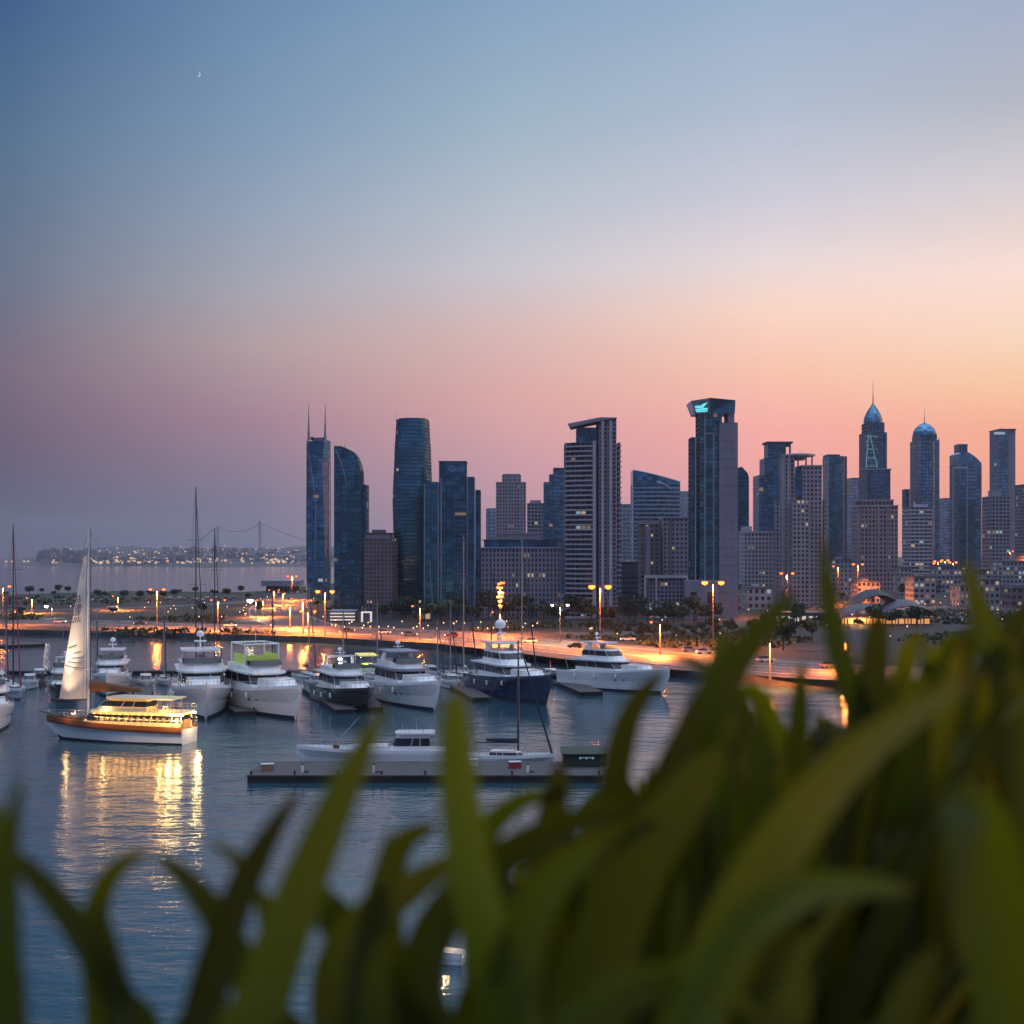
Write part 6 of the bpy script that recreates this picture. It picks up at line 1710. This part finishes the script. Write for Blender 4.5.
PL = []
def plant(px, d, label):
    t = thing('strap_leaf_plant', label, 'plant', (PX(px, d), d, TZ), 0, 'strap-leaved plants along the terrace edge')
    b = MB(); b.lathe([(0.03, 0), (0.034, 0.1), (0.024, 0.22), (0.01, 0.3)], (0, 0, -0.02), 8); b.build('stem', M['leafmid'], t)
    PL.append((px, d, t)); return t
plant(10, 0.95, 'strap-leaved plant at the left edge with a reddish tipped upright leaf')
plant(110, 1.05, 'strap-leaved plant with two blades arching into an inverted V below the golden boat')
plant(270, 1.0, 'strap-leaved plant with a huge broad blade leaning right past the near pier')
plant(400, 1.1, 'strap-leaved plant with short reddish tips around the lit dinghy')
plant(480, 1.1, 'strap-leaved plant with one blunt yellowish blade rising before the sport yacht')
plant(610, 1.15, 'strap-leaved plant with a blade hooking over beside the white quayside yacht')
plant(700, 1.2, 'strap-leaved plant with a pointed blade leaning before the tall sign tower')
plant(850, 1.3, 'strap-leaved plant with the tallest upright blade before the disc crowned tower')
plant(980, 1.4, 'strap-leaved plant with a pointed blade by the right edge under the curved-roof tower')
plant(760, 1.0, 'strap-leaved plant with a long olive blade slanting right across the dark foliage')
plant(900, 1.05, 'strap-leaved plant in the dark lower right corner with small pointed tips')
plant(560, 1.0, 'strap-leaved plant in the dark lower middle among drooping blades')
def nearest(px):
    return min(PL, key=lambda q: abs(q[0] - px))[2]
def L(parent_i, pts, wpx, d, twist=0.0, fold=0.25, blunt=0.65, dd=0.0, tone=None):
    """pts: (px,py) from foot to tip at depth d (dd = depth change towards the tip)"""
    t = PL[parent_i][2]; base = Vector(t.location)
    n = len(pts)
    P = [wp(x, y, d + dd * i / max(1, n - 1)) for i, (x, y) in enumerate(pts)]
    first = P[0]
    root = Vector((base.x * 0.8 + first.x * 0.2, base.y * 0.8 + first.y * 0.2, TZ))
    mid = Vector((first.x * 0.75 + root.x * 0.25, first.y * 0.75 + root.y * 0.25, TZ + (first.z - TZ) * 0.6)) if first.z - TZ > 0.2 else None
    P = [root] + ([mid] if mid else []) + P
    leaf(t, P, 1.25 * wpx * d / F, twist, fold, blunt, 32, tone_rng.uniform(0.2, 0.5) if tone is None else tone)
# hand-placed blades, measured on the photograph
L(0, [(6, 1060), (3, 960), (6, 860), (22, 772)], 36, 0.9, 0.3, blunt=0.9)
L(0, [(-30, 1010), (-25, 930), (-10, 850), (-2, 800)], 34, 0.95, 0.2)
L(1, [(150, 1080), (118, 1000), (78, 930), (30, 872), (2, 850)], 30, 1.0, 0.15)
L(1, [(100, 1080), (98, 1000), (92, 940), (102, 888), (126, 860), (152, 852)], 26, 1.05, 0.5)
L(1, [(122, 1090), (118, 1010), (105, 940), (96, 900)], 28, 1.0, 0.2)
L(2, [(300, 1090), (262, 1010), (222, 930), (188, 882), (156, 856)], 32, 1.05, 0.3)
L(2, [(235, 1100), (262, 1000), (300, 890), (345, 785), (386, 704)], 50, 0.9, 0.15, 0.3, 0.75, tone=0.5)
L(2, [(190, 1100), (205, 1010), (232, 915), (268, 840), (302, 788)], 38, 0.98, -0.2, 0.3, 0.8, tone=0.12)
L(2, [(270, 960), (250, 890), (232, 856), (208, 844)], 16, 1.1, 0.4)
L(3, [(420, 1090), (385, 1000), (350, 940), (318, 900), (296, 880)], 44, 1.05, 0.1)
L(3, [(350, 1090), (336, 1020), (340, 960), (372, 915), (420, 880), (470, 850)], 46, 1.0, 0.3)
L(3, [(372, 1090), (368, 1000), (376, 910), (390, 828)], 44, 1.0, -0.2, blunt=0.9)
L(3, [(400, 1090), (385, 980), (385, 890), (402, 842), (438, 824)], 36, 1.1, 0.4)
L(4, [(520, 1090), (488, 950), (466, 850), (456, 760), (455, 690)], 40, 0.95, 0.15, 0.3, 0.35, tone=0.75)
L(4, [(470, 1090), (490, 980), (530, 900), (590, 850), (660, 820)], 44, 1.0, 0.2)
L(4, [(440, 1090), (420, 990), (440, 920), (500, 860), (570, 822), (640, 800)], 40, 1.05, 0.2)
L(4, [(480, 990), (470, 900), (480, 840), (520, 800), (580, 790)], 30, 1.1, 0.5)
L(5, [(650, 1050), (614, 900), (612, 800), (624, 730), (642, 694), (664, 672)], 30, 1.15, 0.35)
L(5, [(560, 1050), (545, 920), (548, 840), (562, 760)], 40, 1.1, 0.2, blunt=0.5)
L(5, [(620, 1000), (640, 880), (668, 780), (700, 700)], 44, 1.1, -0.2)
L(6, [(640, 960), (660, 850), (690, 745), (740, 655), (796, 590)], 44, 1.15, 0.2)
L(6, [(760, 800), (745, 720), (716, 678), (668, 652)], 24, 1.25, 0.5)
L(6, [(720, 900), (708, 790), (712, 700), (726, 626)], 36, 1.2, 0.2)
L(7, [(905, 860), (880, 760), (850, 690), (830, 610), (822, 530)], 30, 1.25, 0.15, blunt=0.8)
L(7, [(850, 860), (862, 760), (872, 690), (878, 612)], 34, 1.25, 0.1, blunt=0.35)
L(7, [(790, 860), (796, 760), (802, 660)], 30, 1.3, 0.2)
L(8, [(1030, 820), (1012, 720), (988, 640), (964, 556)], 40, 1.3, 0.2, blunt=0.8)
L(8, [(1000, 900), (985, 760), (1000, 660), (1030, 600)], 46, 1.35, 0.3)
L(8, [(930, 860), (950, 740), (990, 670), (1020, 640)], 40, 1.3, 0.3)
L(8, [(910, 820), (930, 720), (960, 650), (1000, 616)], 36, 1.35, 0.4)
L(9, [(690, 1080), (722, 960), (780, 850), (862, 752), (972, 676)], 58, 0.84, -0.35, 0.25, 0.7, tone=0.66)
L(9, [(690, 1090), (705, 1000), (750, 925), (820, 888), (912, 890)], 44, 0.82, -0.2, tone=0.6)
L(10, [(1012, 1100), (1000, 950), (986, 850), (966, 806), (962, 850), (958, 965)], 58, 0.95, 0.0, 0.3, 0.9, dd=-0.1)
L(10, [(860, 1110), (890, 1040), (918, 975), (940, 948)], 40, 0.85, 0.2, blunt=0.9)
L(10, [(780, 1100), (790, 1010), (802, 926)], 46, 0.85, 0.2, blunt=0.8)
L(11, [(560, 1100), (600, 1010), (660, 980), (720, 990), (760, 1020)], 40, 0.85, 0.3)
L(11, [(580, 1100), (600, 960), (640, 860), (690, 790), (720, 750)], 60, 1.0, 0.2)
L(11, [(500, 1100), (510, 980), (540, 900), (600, 840)], 50, 0.95, 0.3)

# the mass of blades behind and between, grown from the same plants
OUT = [(-50, 1200), (300, 1200), (330, 985), (420, 1000), (462, 990), (482, 880), (540, 815), (580, 792), (620, 768), (660, 740), (700, 700), (740, 672), (790, 684), (850, 694), (885, 655), (920, 630), (960, 618), (1100, 625)]
def outline(px):
    for (xa, ya), (xb, yb) in zip(OUT, OUT[1:]):
        if xa <= px <= xb: return ya + (yb - ya) * (px - xa) / (xb - xa)
    return 1200 if px < 0 else 625
def fits(Q):
    for p in Q:
        if p.y < 1.1: return False
        px = 512 + p.x * F / p.y; py = HY + (H - p.z) * F / p.y
        if py < outline(px) + 12: return False
    return True
r = random.Random(77)
back = [(700, 1.7, 'strap-leaved plant of the back row below the tall sign tower'), (820, 1.8, 'strap-leaved plant of the back row below the disc crowned tower'), (930, 1.8, 'strap-leaved plant of the back row below the white banded block'), (1030, 1.7, 'strap-leaved plant of the back row cut by the right edge'), (590, 1.6, 'strap-leaved plant of the back row behind the kiosk side')]
for px, d, lab in back: plant(px, d, lab)
counts = {0: 0, 1: 0, 2: 2, 3: 6, 4: 14, 5: 34, 6: 26, 7: 12, 8: 10, 9: 4, 10: 0, 11: 12, 12: 30, 13: 14, 14: 10, 15: 8, 16: 34}
for i, (px, d, t) in enumerate(PL):
    made = tries = 0
    while made < counts.get(i, 0) and tries < 1500:
        tries += 1
        base = Vector(t.location) + Vector((r.uniform(-0.06, 0.06), r.uniform(-0.08, 0.08), 0))
        az = r.uniform(0, 6.283); el = rad(r.uniform(40, 86)); ln = r.uniform(0.6, 1.3); bend = rad(r.uniform(10, 75)) * r.choice((0.4, 1, 1.6))
        if r.random() < 0.5: bend *= 0.4
        P = [base.copy()]; q = base.copy(); k = 6
        for j in range(k):
            e = el - bend * (j / k) ** 1.6
            q = q + Vector((math.cos(az) * math.cos(e), math.sin(az) * math.cos(e) * 0.7, math.sin(e))) * ln / k; P.append(q.copy())
        if not fits(P): continue
        # blades that stay far below the frame show nothing
        if all(HY + (H - p.z) * F / p.y > 1000 for p in P): continue
        leaf(t, P, r.uniform(0.026, 0.048), r.uniform(-0.9, 0.9), 0.3, r.choice((0.6, 0.8)), 18)
        made += 1

# blades that reach up to the ragged top of the mass
made = 0; tries = 0
while made < 260 and tries < 9000:
    tries += 1
    tx = r.uniform(495, 1060); ty = outline(tx) + 16 + 330 * r.random() ** 1.5; d = r.uniform(1.15, 2.1)
    if tx > 760 and ty > outline(tx) + 190: continue
    cand = sorted(PL, key=lambda q: abs(PX(q[0], q[1]) - PX(tx, d)) + abs(q[1] - d) * 0.8)[:3]
    px_, d_, t = cand[r.randrange(3)]
    if len(t.children) > 95: continue
    base = Vector(t.location); tip = wp(tx, ty, d)
    if tip.z < TZ + 0.25: continue
    P = []
    droop = r.random() < 0.45
    up = base.lerp(tip, 0.45); up.z = base.z + (tip.z - base.z) * (0.72 if droop else 0.55)
    hi = base.lerp(tip, 0.78); hi.z = base.z + (tip.z - base.z) * (1.06 if droop else 0.86)
    P = [base, base.lerp(up, 0.5) + Vector((0, 0, 0.06)), up, hi, tip]
    if not fits(spline(P, 12)): continue
    leaf(t, P, r.uniform(0.024, 0.046), r.uniform(-0.8, 0.8), 0.28, r.choice((0.6, 0.75, 0.9)), 20)
    made += 1
print('top blades', made)

# ------------------------------------------------------------------ haze
def haze():
    b = MB(); b.box(-9000, 9000, -400, 7500, -3, 190)
    o = b.build('haze', None if False else bpy.data.materials.new('haze_air')); struct(o, 'stuff')
    m = o.data.materials[0]; m.use_nodes = True; nt = m.node_tree; nt.nodes.clear()
    v = nt.nodes.new('ShaderNodeVolumePrincipled'); v.inputs['Color'].default_value = (0.80, 0.82, 0.92, 1); v.inputs['Density'].default_value = HAZE; v.inputs['Anisotropy'].default_value = 0.3
    out = nt.nodes.new('ShaderNodeOutputMaterial'); nt.links.new(v.outputs[0], out.inputs['Volume'])
HAZE = 1 / 15000.0
haze()
